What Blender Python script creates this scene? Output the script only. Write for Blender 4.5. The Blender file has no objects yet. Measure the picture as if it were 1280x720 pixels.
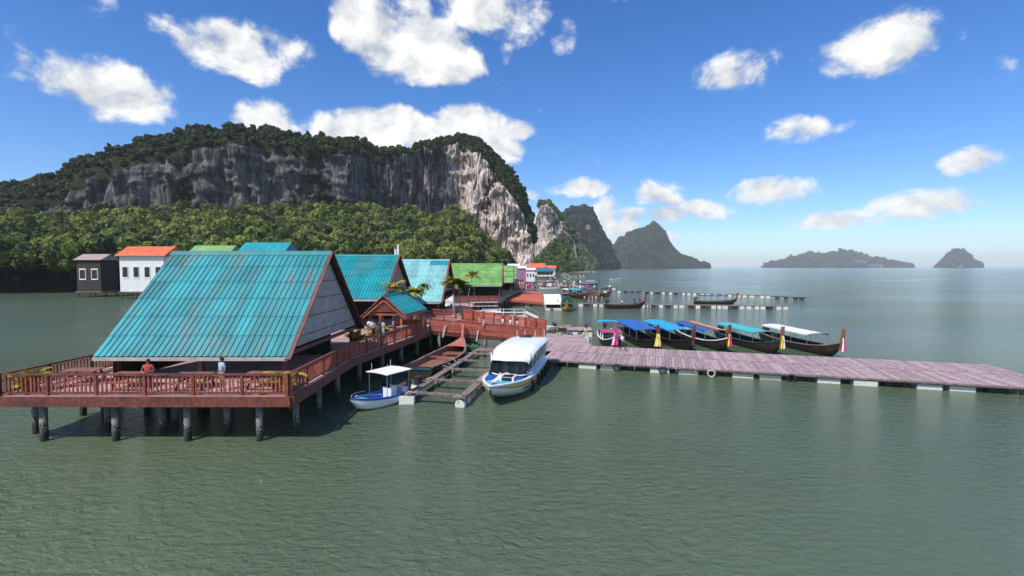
import bpy, math, random
import numpy as np
from mathutils import Vector, Matrix

R = math.radians
PI = math.pi
random.seed(7)
sc = bpy.context.scene
C = sc.collection

# ------------------------------------------------------------------ camera
F = 600.0              # focal length in pixels of the 1280 wide photograph
HC = 8.8               # camera height above the water
PITCH = math.atan(26.5 / F)
cam_d = bpy.data.cameras.new('camera')
cam = bpy.data.objects.new('camera', cam_d)
C.objects.link(cam)
cam_d.sensor_width = 36.0
cam_d.lens = F / 1280.0 * 36.0
cam_d.clip_start = 0.2
cam_d.clip_end = 40000.0
cam.location = (0, 0, HC)
cam.rotation_euler = (PI / 2 - PITCH, 0, 0)
sc.camera = cam
_fw = Vector((0, math.cos(PITCH), -math.sin(PITCH)))
_up = Vector((0, math.sin(PITCH), math.cos(PITCH)))


def ray(px, py):
    return Vector((1, 0, 0)) * ((px - 640) / F) + _up * ((360 - py) / F) + _fw


def W(px, py, z=0.0):
    """pixel of the photograph -> point on the horizontal plane z"""
    r = ray(px, py)
    t = (z - HC) / r.z
    return Vector((r.x * t, r.y * t, z))


def D(px, py, d):
    """pixel of the photograph -> point at distance d along +y"""
    r = ray(px, py)
    t = d / r.y
    return Vector((r.x * t, d, HC + r.z * t))


# ------------------------------------------------------------------ sky, sun, exposure
SUN_EL = R(52)
SUN_DIR = Vector((-0.50, -0.62, 0)).normalized()      # towards the sun, on the ground
SUN_V = Vector((SUN_DIR.x * math.cos(SUN_EL), SUN_DIR.y * math.cos(SUN_EL), math.sin(SUN_EL)))
sun_d = bpy.data.lights.new('sun', 'SUN')
sun_d.energy = 5.0
sun_d.angle = R(0.5)
sun_d.color = (1.0, 0.955, 0.88)
sun = bpy.data.objects.new('sun', sun_d)
C.objects.link(sun)
sun.rotation_euler = (-SUN_V).to_track_quat('-Z', 'Y').to_euler()
sun.location = (-60, -60, 120)

sc.view_settings.view_transform = 'Standard'
sc.view_settings.look = 'None'
sc.view_settings.exposure = 0.0
sc.view_settings.gamma = 1.0
sc.view_settings.use_curve_mapping = False


class NT:
    """small helper round a node tree"""
    def __init__(s, tree):
        s.t = tree
        s.n = tree.nodes
        s.l = tree.links

    def new(s, typ, **kw):
        nd = s.n.new(typ)
        for k, v in kw.items():
            setattr(nd, k, v)
        return nd

    def put(s, sock, val):
        if isinstance(val, bpy.types.NodeSocket):
            s.l.new(val, sock)
        else:
            sock.default_value = val

    def math(s, op, a, b=0.0, c=None, clamp=False):
        nd = s.new('ShaderNodeMath', operation=op)
        nd.use_clamp = clamp
        s.put(nd.inputs[0], a)
        s.put(nd.inputs[1], b)
        if c is not None:
            s.put(nd.inputs[2], c)
        return nd.outputs[0]

    def smooth(s, v, lo, hi, a=0.0, b=1.0):
        nd = s.new('ShaderNodeMapRange', interpolation_type='SMOOTHSTEP')
        s.put(nd.inputs[0], v)
        nd.inputs[1].default_value = lo
        nd.inputs[2].default_value = hi
        nd.inputs[3].default_value = a
        nd.inputs[4].default_value = b
        return nd.outputs[0]

    def mix(s, fac, a, b, blend='MIX'):
        nd = s.new('ShaderNodeMix', data_type='RGBA', blend_type=blend)
        s.put(nd.inputs[0], fac)
        s.put(nd.inputs[6], a if isinstance(a, bpy.types.NodeSocket) else (*a, 1.0))
        s.put(nd.inputs[7], b if isinstance(b, bpy.types.NodeSocket) else (*b, 1.0))
        return nd.outputs[2]

    def noise(s, vec, scale, detail=4.0, rough=0.55, dist=0.0):
        nd = s.new('ShaderNodeTexNoise')
        if vec is not None:
            s.l.new(vec, nd.inputs['Vector'])
        nd.inputs['Scale'].default_value = scale
        nd.inputs['Detail'].default_value = detail
        nd.inputs['Roughness'].default_value = rough
        nd.inputs['Distortion'].default_value = dist
        return nd.outputs[0]

    def vscale(s, vec, sx, sy, sz):
        nd = s.new('ShaderNodeVectorMath', operation='MULTIPLY')
        s.l.new(vec, nd.inputs[0])
        nd.inputs[1].default_value = (sx, sy, sz)
        return nd.outputs[0]


world = bpy.data.worlds.new('World')
sc.world = world
world.use_nodes = True
g = NT(world.node_tree)
for nd in list(g.n):
    g.n.remove(nd)
sky = g.new('ShaderNodeTexSky', sky_type='NISHITA')
sky.sun_disc = False
sky.sun_elevation = SUN_EL
sky.sun_rotation = math.atan2(SUN_DIR.x, SUN_DIR.y)
sky.altitude = 0
sky.air_density = 1.0
sky.dust_density = 0.25
sky.ozone_density = 2.4
tc = g.new('ShaderNodeTexCoord')
nrm = g.new('ShaderNodeVectorMath', operation='NORMALIZE')
g.l.new(tc.outputs['Generated'], nrm.inputs[0])
sep = g.new('ShaderNodeSeparateXYZ')
g.l.new(nrm.outputs[0], sep.inputs[0])
az = g.math('ARCTAN2', sep.outputs[0], sep.outputs[1])
el = g.math('ARCSINE', sep.outputs[2])


def blobdir(px, py):
    r = ray(px, py).normalized()
    return math.atan2(r.x, r.y), math.asin(r.z)


# cumulus in view: direction, half widths (in photograph pixels) and weight
CLOUDS = [(520, 62, 86, 42, 1.35), (470, 36, 50, 38, 1.3), (565, 76, 46, 28, 1.15), (444, 18, 36, 48, 1.2),
          (610, 14, 70, 30, .72), (640, 30, 46, 26, .58), (655, 8, 46, 22, .62), (500, 8, 50, 16, .62),
          (706, 45, 20, 20, .42), (632, 62, 12, 16, .5), (767, -2, 26, 8, .5),
          (470, 162, 70, 30, 1.35), (500, 150, 40, 22, 1.2), (530, 166, 60, 24, 1.3), (586, 160, 58, 30, 1.35), (628, 185, 34, 22, .8),
          (645, 164, 30, 14, .8), (430, 165, 60, 30, .9),
          (724, 235, 42, 15, .95), (690, 236, 20, 10, .5), (666, 243, 12, 10, .5), (672, 275, 16, 26, .62),
          (754, 272, 24, 18, .72), (790, 269, 32, 12, .85), (830, 271, 34, 12, .9), (782, 288, 40, 11, .8),
          (740, 283, 24, 16, .6), (822, 243, 34, 18, .5), (834, 250, 24, 12, .6), (834, 296, 26, 12, .7), (760, 262, 18, 18, .75), (776, 284, 46, 16, .85), (836, 268, 40, 15, .95), (802, 300, 44, 12, .7),
          (880, 262, 50, 15, .8), (960, 240, 70, 20, .85), (1040, 275, 80, 14, .8),
          (1150, 255, 80, 22, .85), (1230, 200, 60, 22, .75), (930, 90, 60, 26, .55), (1100, 60, 100, 40, .85),
          (300, 60, 100, 40, .85), (130, 110, 110, 40, .9), (330, 150, 60, 26, .8), (1010, 160, 60, 18, .6)]
acc = None
for (px, py, rx, ry, wt) in CLOUDS:
    a0, e0 = blobdir(px, py)
    k = math.cos(a0) ** 2
    ax, ey = rx / F * k, ry / F * math.cos(a0)
    da = g.math('MULTIPLY', g.math('SUBTRACT', az, a0), 1 / ax)
    de = g.math('MULTIPLY', g.math('SUBTRACT', el, e0), 1 / ey)
    rr = g.math('ADD', g.math('MULTIPLY', da, da), g.math('MULTIPLY', de, de))
    m = g.math('MULTIPLY', g.math('SUBTRACT', 1.0, rr, clamp=False), wt)
    acc = m if acc is None else g.math('SMOOTH_MAX', acc, m, 0.25)
# everywhere else round the sky: scattered cumulus of the same kind
dirv = g.vscale(nrm.outputs[0], 1, 1, 2.0)
far_n = g.noise(dirv, 2.6, 3.0, .5)
back = g.smooth(g.math('ABSOLUTE', az), R(46), R(58))
gen = g.math('SUBTRACT', g.math('MULTIPLY', g.smooth(far_n, .44, .68), g.math('MULTIPLY', back, 1.2)), 0.35)
acc = g.math('MAXIMUM', acc, gen)
cv = g.vscale(nrm.outputs[0], 1, 1, 1.25)
n1 = g.noise(cv, 11.0, 9.0, .58, .25)
n3 = g.noise(cv, 38.0, 6.0, .6, .2)
off = g.new('ShaderNodeVectorMath', operation='ADD')
g.l.new(cv, off.inputs[0])
off.inputs[1].default_value = (-.018, 0.0, .03)
n2 = g.noise(off.outputs[0], 11.0, 9.0, .58, .25)
dens = g.math('ADD', g.math('MULTIPLY', acc, .62),
              g.math('ADD', g.math('MULTIPLY', g.math('SUBTRACT', n1, .5), 1.75), g.math('MULTIPLY', g.math('SUBTRACT', n3, .5), .40)))
cover = g.math('MULTIPLY', g.smooth(dens, .05, .48), g.smooth(dens, .02, .35, .75, 1.0))
relief = g.math('MULTIPLY', g.math('SUBTRACT', n1, n2), 3.2)
core = g.smooth(dens, .25, .95)
n4 = g.noise(cv, 5.5, 5.0, .55, .3)
lum = g.math('ADD', g.math('ADD', .66, relief), g.math('ADD', g.math('MULTIPLY', core, .14), g.math('MULTIPLY', g.math('SUBTRACT', n4, .5), .9)), clamp=True)
ccol = g.mix(lum, (4.3, 4.75, 5.3), (8.6, 8.6, 8.5))
hsv = g.new('ShaderNodeHueSaturation')
hsv.inputs['Saturation'].default_value = 1.30
hsv.inputs['Value'].default_value = 1.0
g.l.new(sky.outputs[0], hsv.inputs['Color'])
skyc = g.mix(1.0, hsv.outputs[0], (.90, 1.06, 1.36), 'MULTIPLY')
allc = g.mix(cover, skyc, ccol)
bg = g.new('ShaderNodeBackground')
g.l.new(allc, bg.inputs[0])
bg.inputs[1].default_value = .122
wo = g.new('ShaderNodeOutputWorld')
g.l.new(bg.outputs[0], wo.inputs[0])

# ------------------------------------------------------------------ materials
MATS = {}


def mat(name, col, rough=.6, var=.12, scale=3.0, rnd=0.0, bump=0.0, bscale=None, metal=0.0, stretch=(1, 1, 1),
        dirt=None, dirt_amt=.0, dirt_scale=.8, spec=.5):
    """painted / wooden / stone surface: base colour with grain, blotches and per-piece variation"""
    if name in MATS:
        return MATS[name]
    m = bpy.data.materials.new(name)
    m.use_nodes = True
    t = NT(m.node_tree)
    b = t.n['Principled BSDF']
    geo = t.new('ShaderNodeNewGeometry')
    pos = t.vscale(geo.outputs['Position'], *stretch)
    n = t.noise(pos, scale, 5, .6)
    lo = tuple(max(0, c * (1 - var * 1.6)) for c in col)
    hi = tuple(min(1, c * (1 + var * 1.2)) for c in col)
    c = t.mix(t.smooth(n, .28, .72), lo, hi)
    if dirt is not None:
        n2 = t.noise(pos, dirt_scale, 6, .65)
        c = t.mix(t.math('MULTIPLY', t.smooth(n2, .48, .68), dirt_amt), c, dirt)
    if rnd:
        oi = t.new('ShaderNodeObjectInfo')
        k = t.math('ADD', 1 - rnd, t.math('MULTIPLY', oi.outputs['Random'], 2 * rnd))
        cc = t.new('ShaderNodeCombineColor')
        for i in range(3):
            t.l.new(k, cc.inputs[i])
        c = t.mix(1.0, c, cc.outputs[0], 'MULTIPLY')
    t.l.new(c, b.inputs['Base Color'])
    b.inputs['Roughness'].default_value = rough
    b.inputs['Metallic'].default_value = metal
    b.inputs['Specular IOR Level'].default_value = spec
    if bump:
        bn = t.new('ShaderNodeBump')
        bn.inputs['Strength'].default_value = bump
        bn.inputs['Distance'].default_value = .03
        t.l.new(t.noise(pos, bscale or scale * 4, 4, .6), bn.inputs['Height'])
        t.l.new(bn.outputs[0], b.inputs['Normal'])
    MATS[name] = m
    return m


M = {}
M['teal'] = mat('teal_roof_paint', (.006, .235, .27), .5, .14, .9, .13, dirt=(.06, .19, .19), dirt_amt=.65, dirt_scale=.7, stretch=(1, .35, .35))
M['teal_old'] = mat('weathered_teal_roof', (.012, .23, .26), .55, .2, .8, .16, dirt=(.15, .12, .08), dirt_amt=.6, dirt_scale=.9, stretch=(1, .22, .22))
M['teal_dark'] = mat('dark_teal_roof_paint', (.01, .20, .22), .5, .14, 1.2, .12, dirt=(.04, .10, .10), dirt_amt=.6)
M['teal_pale'] = mat('faded_teal_roof', (.21, .47, .48), .6, .14, .8, .10, dirt=(.13, .30, .30), dirt_amt=.7, dirt_scale=.7, stretch=(1, .4, .4))
M['green_roof'] = mat('green_roof', (.165, .35, .10), .6, .16, .6, .10, dirt=(.10, .22, .07), dirt_amt=.7, dirt_scale=.35)
M['green_dull'] = mat('dull_green_roof', (.15, .30, .14), .65, .16, .6, .10)
M['orange_roof'] = mat('orange_tile', (.62, .13, .045), .7, .15, .7, .08)
M['blue_roof'] = mat('blue_roof_sheet', (.02, .14, .27), .55, .12, .8, .08)
M['red_wood'] = mat('red_painted_wood', (.37, .088, .054), .6, .25, 5, .22, .15, dirt=(.10, .03, .025), dirt_amt=.6)
M['dark_red'] = mat('dark_red_wood', (.20, .052, .034), .6, .28, 5, .22, .15, dirt=(.05, .02, .017), dirt_amt=.6)
M['plank_red'] = mat('red_plank', (.46, .108, .066), .7, .28, 4, .30, .2, stretch=(1, 4, 4), dirt=(.20, .065, .05), dirt_amt=.75, dirt_scale=1.4)
M['orange_deck'] = mat('orange_red_board', (.58, .125, .05), .6, .18, 2.5, .14)
M['pier_wood'] = mat('weathered_pier_board', (.40, .285, .29), .8, .22, 6, .24, .3, dirt=(.16, .11, .11), dirt_amt=.65, dirt_scale=1.6)
M['grey_wood'] = mat('grey_weathered_timber', (.21, .16, .14), .85, .28, 5, .16, .3, dirt=(.10, .075, .065), dirt_amt=.6)
M['brown_wood'] = mat('brown_boat_wood', (.26, .110, .070), .5, .22, 4, .10, .15, dirt=(.16, .06, .04), dirt_amt=.6, dirt_scale=2)
M['pink_wood'] = mat('faded_red_boat_paint', (.42, .13, .095), .55, .16, 4, .05, dirt=(.26, .08, .06), dirt_amt=.5, dirt_scale=2)
M['black_hull'] = mat('black_hull_paint', (.012, .013, .015), .4, .3, 2)
M['dark_hull'] = mat('dark_brown_hull', (.030, .018, .014), .5, .3, 2, dirt=(.06, .035, .03), dirt_amt=.5)
M['teal_edge'] = mat('teal_gunwale', (.02, .085, .095), .4, .2, 3)
M['white'] = mat('white_paint', (.78, .78, .76), .45, .05, 1.5, .03, dirt=(.60, .58, .53), dirt_amt=.35)
M['white_gel'] = mat('white_gelcoat', (.80, .81, .80), .22, .03, 1.2, dirt=(.68, .67, .63), dirt_amt=.3, dirt_scale=1.5)
M['float_white'] = mat('float_foam', (.66, .65, .60), .7, .12, 3, .08, dirt=(.34, .31, .25), dirt_amt=.7, dirt_scale=3)
M['float_dark'] = mat('float_black_drum', (.025, .026, .03), .5, .2, 3, .1)
M['pale_blue'] = mat('pale_blue_gelcoat', (.25, .52, .68), .3, .06, 2)
M['sky_blue'] = mat('sky_blue_deck', (.12, .40, .55), .45, .08, 2)
M['blue'] = mat('royal_blue_paint', (.015, .085, .40), .4, .1, 2)
M['yellow'] = mat('yellow_stripe', (.72, .48, .08), .35, .08, 2)
M['black'] = mat('black_rubber', (.014, .014, .015), .75, .2, 6)
M['glass'] = mat('tinted_glass', (.010, .012, .014), .08, .0, 1)
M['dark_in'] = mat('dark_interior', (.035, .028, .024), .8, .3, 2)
M['metal'] = mat('galvanised_tube', (.45, .46, .47), .35, .1, 4, metal=.8)
M['engine'] = mat('engine_black', (.03, .03, .033), .5, .4, 9)
M['rope'] = mat('rope', (.42, .38, .30), .9, .25, 20)
M['cream'] = mat('cream_gable_board', (.40, .37, .345), .75, .10, 2, .04, dirt=(.26, .23, .22), dirt_amt=.4)
M['gable_grey'] = mat('grey_gable_board', (.34, .255, .22), .75, .10, 2, .04)
M['concrete'] = mat('pink_deck_concrete', (.42, .27, .235), .85, .15, .8, 0, .1, dirt=(.28, .18, .16), dirt_amt=.5, dirt_scale=.5)
M['pile'] = mat('concrete_pile', (.17, .18, .165), .85, .2, 3, .12, dirt=(.06, .065, .05), dirt_amt=.8, dirt_scale=1.5)
def pile_mat():
    m = MATS['concrete_pile']
    t = NT(m.node_tree)
    b = t.n['Principled BSDF']
    old = b.inputs['Base Color'].links[0].from_socket
    geo = t.new('ShaderNodeNewGeometry')
    sp = t.new('ShaderNodeSeparateXYZ')
    t.l.new(geo.outputs['Position'], sp.inputs[0])
    n = t.noise(geo.outputs['Position'], 2.5, 5, .6)
    k = t.math('ADD', sp.outputs[2], t.math('MULTIPLY', t.math('SUBTRACT', n, .5), 1.1))
    c = t.mix(t.smooth(k, .75, .95), (.030, .032, .022), old)
    n2 = t.noise(geo.outputs['Position'], 14, 3, .6)
    c = t.mix(t.math('MULTIPLY', t.smooth(k, .35, .7), t.math('MULTIPLY', t.smooth(k, 1.05, .8), t.smooth(n2, .52, .6))), c, (.36, .34, .29))
    t.l.new(c, b.inputs['Base Color'])


pile_mat()
M['canvas_blue'] = mat('blue_tarpaulin', (.018, .115, .40), .6, .12, 2.5, .05, .4, 5)
M['canvas_sky'] = mat('sky_blue_tarpaulin', (.02, .33, .62), .6, .12, 2.5, .05, .4, 5)
M['canvas_teal'] = mat('teal_tarpaulin', (.06, .42, .46), .6, .12, 2.5, .05, .4, 5)
M['canvas_green'] = mat('green_tarpaulin', (.008, .06, .035), .6, .15, 2.5, .05, .4, 5)
M['canvas_navy'] = mat('grey_navy_tarpaulin', (.045, .08, .15), .6, .15, 2.5, .05, .4, 5)
M['canvas_red'] = mat('red_tarpaulin', (.5, .07, .05), .6, .12, 2.5)
M['canvas_yellow'] = mat('yellow_tarpaulin', (.68, .50, .12), .6, .12, 2.5)
M['canvas_white'] = mat('white_tarpaulin', (.74, .72, .70), .65, .06, 2)
M['pink'] = mat('pink_boat_paint', (.42, .075, .14), .5, .15, 4, dirt=(.3, .08, .12), dirt_amt=.5)
M['ribbon_pink'] = mat('magenta_ribbon', (.62, .03, .22), .6, .15, 8)
M['ribbon_white'] = mat('white_ribbon', (.78, .74, .72), .6, .1, 8)
M['ribbon_yellow'] = mat('yellow_ribbon', (.80, .62, .04), .6, .12, 8)
M['yellow_hull'] = mat('ochre_hull', (.36, .25, .045), .5, .2, 3)
M['purple'] = mat('purple_wall', (.34, .14, .27), .8, .1, 1)
M['skin'] = mat('skin', (.30, .155, .095), .55, .06, 8)
M['hair'] = mat('black_hair', (.012, .010, .009), .6, .2, 30)
M['cage'] = mat('pale_pink_net', (.52, .36, .36), .8, .25, 2, .15)
M['soil'] = mat('hill_soil', (.035, .045, .018), .95, .4, .05)
M['pot'] = mat('clay_pot', (.30, .11, .06), .8, .15, 6)
M['trunk'] = mat('palm_trunk', (.30, .26, .20), .9, .25, 8, 0, .4)
M['net_green'] = mat('green_net', (.03, .12, .06), .9, .35, 14, 0, .8, 25)
M['ornament'] = mat('gold_trim', (.42, .22, .09), .6, .25, 6)


def leaf_mat(name, dark, light, rnd=.25, trans=.25):
    m = bpy.data.materials.new(name)
    m.use_nodes = True
    t = NT(m.node_tree)
    b = t.n['Principled BSDF']
    geo = t.new('ShaderNodeNewGeometry')
    oi = t.new('ShaderNodeObjectInfo')
    n = t.noise(geo.outputs['Position'], .35, 3, .6)
    k = t.math('ADD', t.math('MULTIPLY', n, .9), t.math('MULTIPLY', t.math('SUBTRACT', oi.outputs['Random'], .5), rnd * 4))
    c = t.mix(t.smooth(k, .1, .85), dark, light)
    fr = t.math('FRACT', t.math('MULTIPLY', oi.outputs['Random'], 7.31))
    c = t.mix(t.math('MULTIPLY', t.smooth(fr, .62, .95), .6), c, (light[0] * 1.15, light[1] * .92, light[2] * 1.1))
    c = t.mix(t.math('MULTIPLY', t.smooth(fr, .30, .02), .55), c, (dark[0] * .6, dark[1] * .8, dark[2] * 1.3))
    t.l.new(c, b.inputs['Base Color'])
    b.inputs['Roughness'].default_value = .6
    b.inputs['Specular IOR Level'].default_value = .25
    if trans:
        tr = t.new('ShaderNodeBsdfTranslucent')
        t.l.new(c, tr.inputs[0])
        mx = t.new('ShaderNodeMixShader')
        mx.inputs[0].default_value = trans
        t.l.new(b.outputs[0], mx.inputs[1])
        t.l.new(tr.outputs[0], mx.inputs[2])
        t.l.new(mx.outputs[0], t.n['Material Output'].inputs[0])
    return m


M['leaf'] = leaf_mat('forest_leaf', (.042, .068, .016), (.195, .245, .048), .22)
M['leaf_bright'] = leaf_mat('slope_leaf', (.050, .085, .018), (.17, .23, .045), .18)
M['leaf_dark'] = leaf_mat('clifftop_leaf', (.018, .030, .010), (.070, .092, .024))
M['leaf_far'] = leaf_mat('far_leaf', (.016, .030, .014), (.045, .065, .026), .2, 0)
M['leaf_shade'] = leaf_mat('cloud_shaded_leaf', (.010, .018, .010), (.022, .034, .018), .2, 0)  # cloud shadow over the dark island put into the leaf colour
M['frond'] = leaf_mat('yellow_green_frond', (.22, .24, .03), (.48, .43, .06), .1)
M['frond_green'] = leaf_mat('green_frond', (.05, .09, .015), (.14, .18, .03), .1)
M['shrub_yellow'] = leaf_mat('golden_leaf', (.26, .22, .02), (.50, .40, .04), .1)


def rock_mat(name, tone=1.0, far=False):
    m = bpy.data.materials.new(name)
    m.use_nodes = True
    t = NT(m.node_tree)
    b = t.n['Principled BSDF']
    geo = t.new('ShaderNodeNewGeometry')
    pos = geo.outputs['Position']
    at = t.new('ShaderNodeAttribute', attribute_name='pale')
    k = .35 if far else 1.0
    streak = t.noise(t.vscale(pos, .22 * k, .22 * k, .022 * k), 1.0, 7, .68, .6)
    streak2 = t.noise(t.vscale(pos, .40 * k, .40 * k, .045 * k), 1.0, 7, .72, .5)
    blotch = t.noise(pos, .045 * k, 5, .6)
    fine = t.noise(t.vscale(pos, 1, 1, .5), .9 * k, 6, .7)
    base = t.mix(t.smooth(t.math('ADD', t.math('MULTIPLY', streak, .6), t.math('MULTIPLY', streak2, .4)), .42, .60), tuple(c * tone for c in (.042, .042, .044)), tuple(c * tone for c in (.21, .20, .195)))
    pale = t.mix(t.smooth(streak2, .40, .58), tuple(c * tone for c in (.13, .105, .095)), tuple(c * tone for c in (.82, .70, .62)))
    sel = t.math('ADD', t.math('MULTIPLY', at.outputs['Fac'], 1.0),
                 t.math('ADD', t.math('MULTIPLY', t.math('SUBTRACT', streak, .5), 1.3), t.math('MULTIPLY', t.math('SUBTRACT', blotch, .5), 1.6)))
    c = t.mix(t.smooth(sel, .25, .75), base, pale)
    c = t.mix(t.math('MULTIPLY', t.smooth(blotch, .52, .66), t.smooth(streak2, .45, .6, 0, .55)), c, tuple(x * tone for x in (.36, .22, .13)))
    c = t.mix(t.smooth(fine, .36, .54, .62, 0), c, tuple(x * tone for x in (.030, .029, .028)))
    ve = t.new('ShaderNodeAttribute', attribute_name='veg')
    v = t.math('ADD', ve.outputs['Fac'], t.math('MULTIPLY', t.math('SUBTRACT', fine, .5), .9))
    c = t.mix(t.smooth(v, .42, .6), c, (.020, .030, .012))
    t.l.new(c, b.inputs['Base Color'])
    b.inputs['Roughness'].default_value = .95
    b.inputs['Specular IOR Level'].default_value = .15
    bn = t.new('ShaderNodeBump')
    bn.inputs['Strength'].default_value = .9
    bn.inputs['Distance'].default_value = 1.6
    t.l.new(t.math('ADD', streak2, t.math('MULTIPLY', fine, .6)), bn.inputs['Height'])
    t.l.new(bn.outputs[0], b.inputs['Normal'])
    return m


M['rock'] = rock_mat('limestone_cliff')
M['rock_far'] = rock_mat('far_limestone', .8, True)


def water_mat():
    m = bpy.data.materials.new('sea_water')
    m.use_nodes = True
    t = NT(m.node_tree)
    b = t.n['Principled BSDF']
    geo = t.new('ShaderNodeNewGeometry')
    pos = geo.outputs['Position']
    murk = t.noise(t.vscale(pos, 1, .7, 1), .022, 5, .55, .5)
    c = t.mix(t.smooth(murk, .35, .68), (.082, .116, .070), (.108, .144, .076))
    t.l.new(c, b.inputs['Base Color'])
    b.inputs['Roughness'].default_value = .10
    b.inputs['IOR'].default_value = 1.333
    b.inputs['Specular IOR Level'].default_value = .5
    w1 = t.noise(t.vscale(pos, .55, 1.25, 1), .55, 3, .5, .8)
    w2 = t.noise(t.vscale(pos, .8, 1.4, 1), 2.4, 5, .62, .5)
    w3 = t.noise(t.vscale(pos, .5, 1, 1), .085, 3, .5, .3)
    gust = t.smooth(t.noise(t.vscale(pos, .6, 1, 1), .028, 3, .5, .6), .32, .7, .35, 1.15)
    h = t.math('ADD', t.math('MULTIPLY', w1, .50), t.math('MULTIPLY', w2, .75))
    h = t.math('ADD', t.math('MULTIPLY', h, gust), t.math('MULTIPLY', w3, .5))
    bn = t.new('ShaderNodeBump')
    bn.inputs['Strength'].default_value = 1.0
    bn.inputs['Distance'].default_value = .50
    t.l.new(h, bn.inputs['Height'])
    t.l.new(bn.outputs[0], b.inputs['Normal'])
    return m


M['water'] = water_mat()


# ------------------------------------------------------------------ mesh helpers
class MB:
    def __init__(s):
        s.v, s.f, s.m = [], [], []

    def add(s, vs, fs, mi=0):
        o = len(s.v)
        s.v.extend([tuple(p) for p in vs])
        for f in fs:
            s.f.append(tuple(i + o for i in f))
            s.m.append(mi)
        return s

    def box(s, c, size, rz=0.0, mi=0, mtx=None):
        hx, hy, hz = size[0] / 2, size[1] / 2, size[2] / 2
        P = [Vector((sx * hx, sy * hy, sz * hz)) for sz in (-1, 1) for sy in (-1, 1) for sx in (-1, 1)]
        mt = mtx if mtx is not None else Matrix.Rotation(rz, 3, 'Z')
        P = [mt @ p + Vector(c) for p in P]
        return s.add(P, [(0, 2, 3, 1), (4, 5, 7, 6), (0, 1, 5, 4), (2, 6, 7, 3), (0, 4, 6, 2), (1, 3, 7, 5)], mi)

    def beam(s, a, b, w, h, mi=0, up=(0, 0, 1)):
        a, b = Vector(a), Vector(b)
        d = b - a
        L = d.length
        d.normalize()
        u = Vector(up)
        if abs(d.dot(u)) > .98:
            u = Vector((0, 1, 0))
        x = d.cross(u).normalized()
        z = x.cross(d).normalized()
        mt = Matrix((x, d, z)).transposed()
        return s.box((a + b) / 2, (w, L, h), mi=mi, mtx=mt)

    def tube(s, pts, r, n=8, mi=0, cap=True):
        pts = [Vector(p) for p in pts]
        rs = r if isinstance(r, (list, tuple)) else [r] * len(pts)
        rings = []
        for i, p in enumerate(pts):
            d = (pts[min(i + 1, len(pts) - 1)] - pts[max(i - 1, 0)]).normalized()
            u = Vector((0, 0, 1)) if abs(d.z) < .95 else Vector((0, 1, 0))
            x = d.cross(u).normalized()
            y = x.cross(d).normalized()
            rings.append([p + (x * math.cos(2 * PI * k / n) + y * math.sin(2 * PI * k / n)) * rs[i] for k in range(n)])
        return s.loft(rings, True, cap, mi)

    def loft(s, rings, closed=False, cap=False, mi=0, row_m=None):
        n = len(rings[0])
        vs = [p for r_ in rings for p in r_]
        o = len(s.v)
        s.v.extend([tuple(p) for p in vs])
        for i in range(len(rings) - 1):
            for k in range(n if closed else n - 1):
                k2 = (k + 1) % n
                s.f.append((o + i * n + k, o + i * n + k2, o + (i + 1) * n + k2, o + (i + 1) * n + k))
                s.m.append(row_m[k] if row_m else mi)
        if cap:
            s.f.append(tuple(o + k for k in range(n))[::-1])
            s.m.append(mi)
            s.f.append(tuple(o + (len(rings) - 1) * n + k for k in range(n)))
            s.m.append(mi)
        return s

    def torus(s, c, R0, r0, axis='x', n=14, k=6, mi=0):
        rings = []
        for i in range(n + 1):
            a = 2 * PI * i / n
            ring = []
            for j in range(k):
                b = 2 * PI * j / k
                rr = R0 + r0 * math.cos(b)
                p = (r0 * math.sin(b), rr * math.cos(a), rr * math.sin(a))
                if axis == 'y':
                    p = (p[1], p[0], p[2])
                elif axis == 'z':
                    p = (p[1], p[2], p[0])
                ring.append(Vector(p) + Vector(c))
            rings.append(ring)
        return s.loft(rings, True, False, mi)

    def ball(s, c, r, nu=10, nv=6, mi=0, sc3=(1, 1, 1)):
        rings = []
        for i in range(nv + 1):
            t = PI * i / nv
            rings.append([Vector((c[0] + r * sc3[0] * max(.02, math.sin(t)) * math.cos(2 * PI * k / nu),
                                  c[1] + r * sc3[1] * max(.02, math.sin(t)) * math.sin(2 * PI * k / nu),
                                  c[2] - r * sc3[2] * math.cos(t))) for k in range(nu)])
        return s.loft(rings, True, True, mi)

    def mesh(s, name, mats, smooth=False):
        me = bpy.data.meshes.new(name)
        me.from_pydata(s.v, [], s.f)
        for m in (mats if isinstance(mats, (list, tuple)) else [mats]):
            me.materials.append(m)
        if any(s.m):
            me.polygons.foreach_set('material_index', s.m)
        if smooth:
            me.polygons.foreach_set('use_smooth', [True] * len(me.polygons))
        me.update()
        return me

    def build(s, name, mats, parent=None, smooth=False, loc=None):
        return put(name, s.mesh(name, mats, smooth), parent, loc)


def put(name, me, parent=None, loc=None, rot=None, scale=None):
    o = bpy.data.objects.new(name, me)
    C.objects.link(o)
    if parent is not None:
        o.parent = parent
    if loc is not None:
        o.location = loc
    if rot is not None:
        o.rotation_euler = rot
    if scale is not None:
        o.scale = scale
    return o


def tag(o, label, cat, group=None):
    o['label'] = label
    o['category'] = cat
    if group:
        o['group'] = group
    return o


def thing(name, label, cat, loc=(0, 0, 0), rz=0.0, group=None):
    o = bpy.data.objects.new(name, None)
    o.empty_display_size = .3
    C.objects.link(o)
    o.location = loc
    o.rotation_euler = (0, 0, rz)
    return tag(o, label, cat, group)


def struct(o):
    o['kind'] = 'structure'
    return o


def stuff(o):
    o['kind'] = 'stuff'
    return o


def copy_tree(o, parent=None):
    c = o.copy()
    C.objects.link(c)
    c.parent = parent
    for ch in list(o.children):
        copy_tree(ch, c)
    return c


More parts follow.
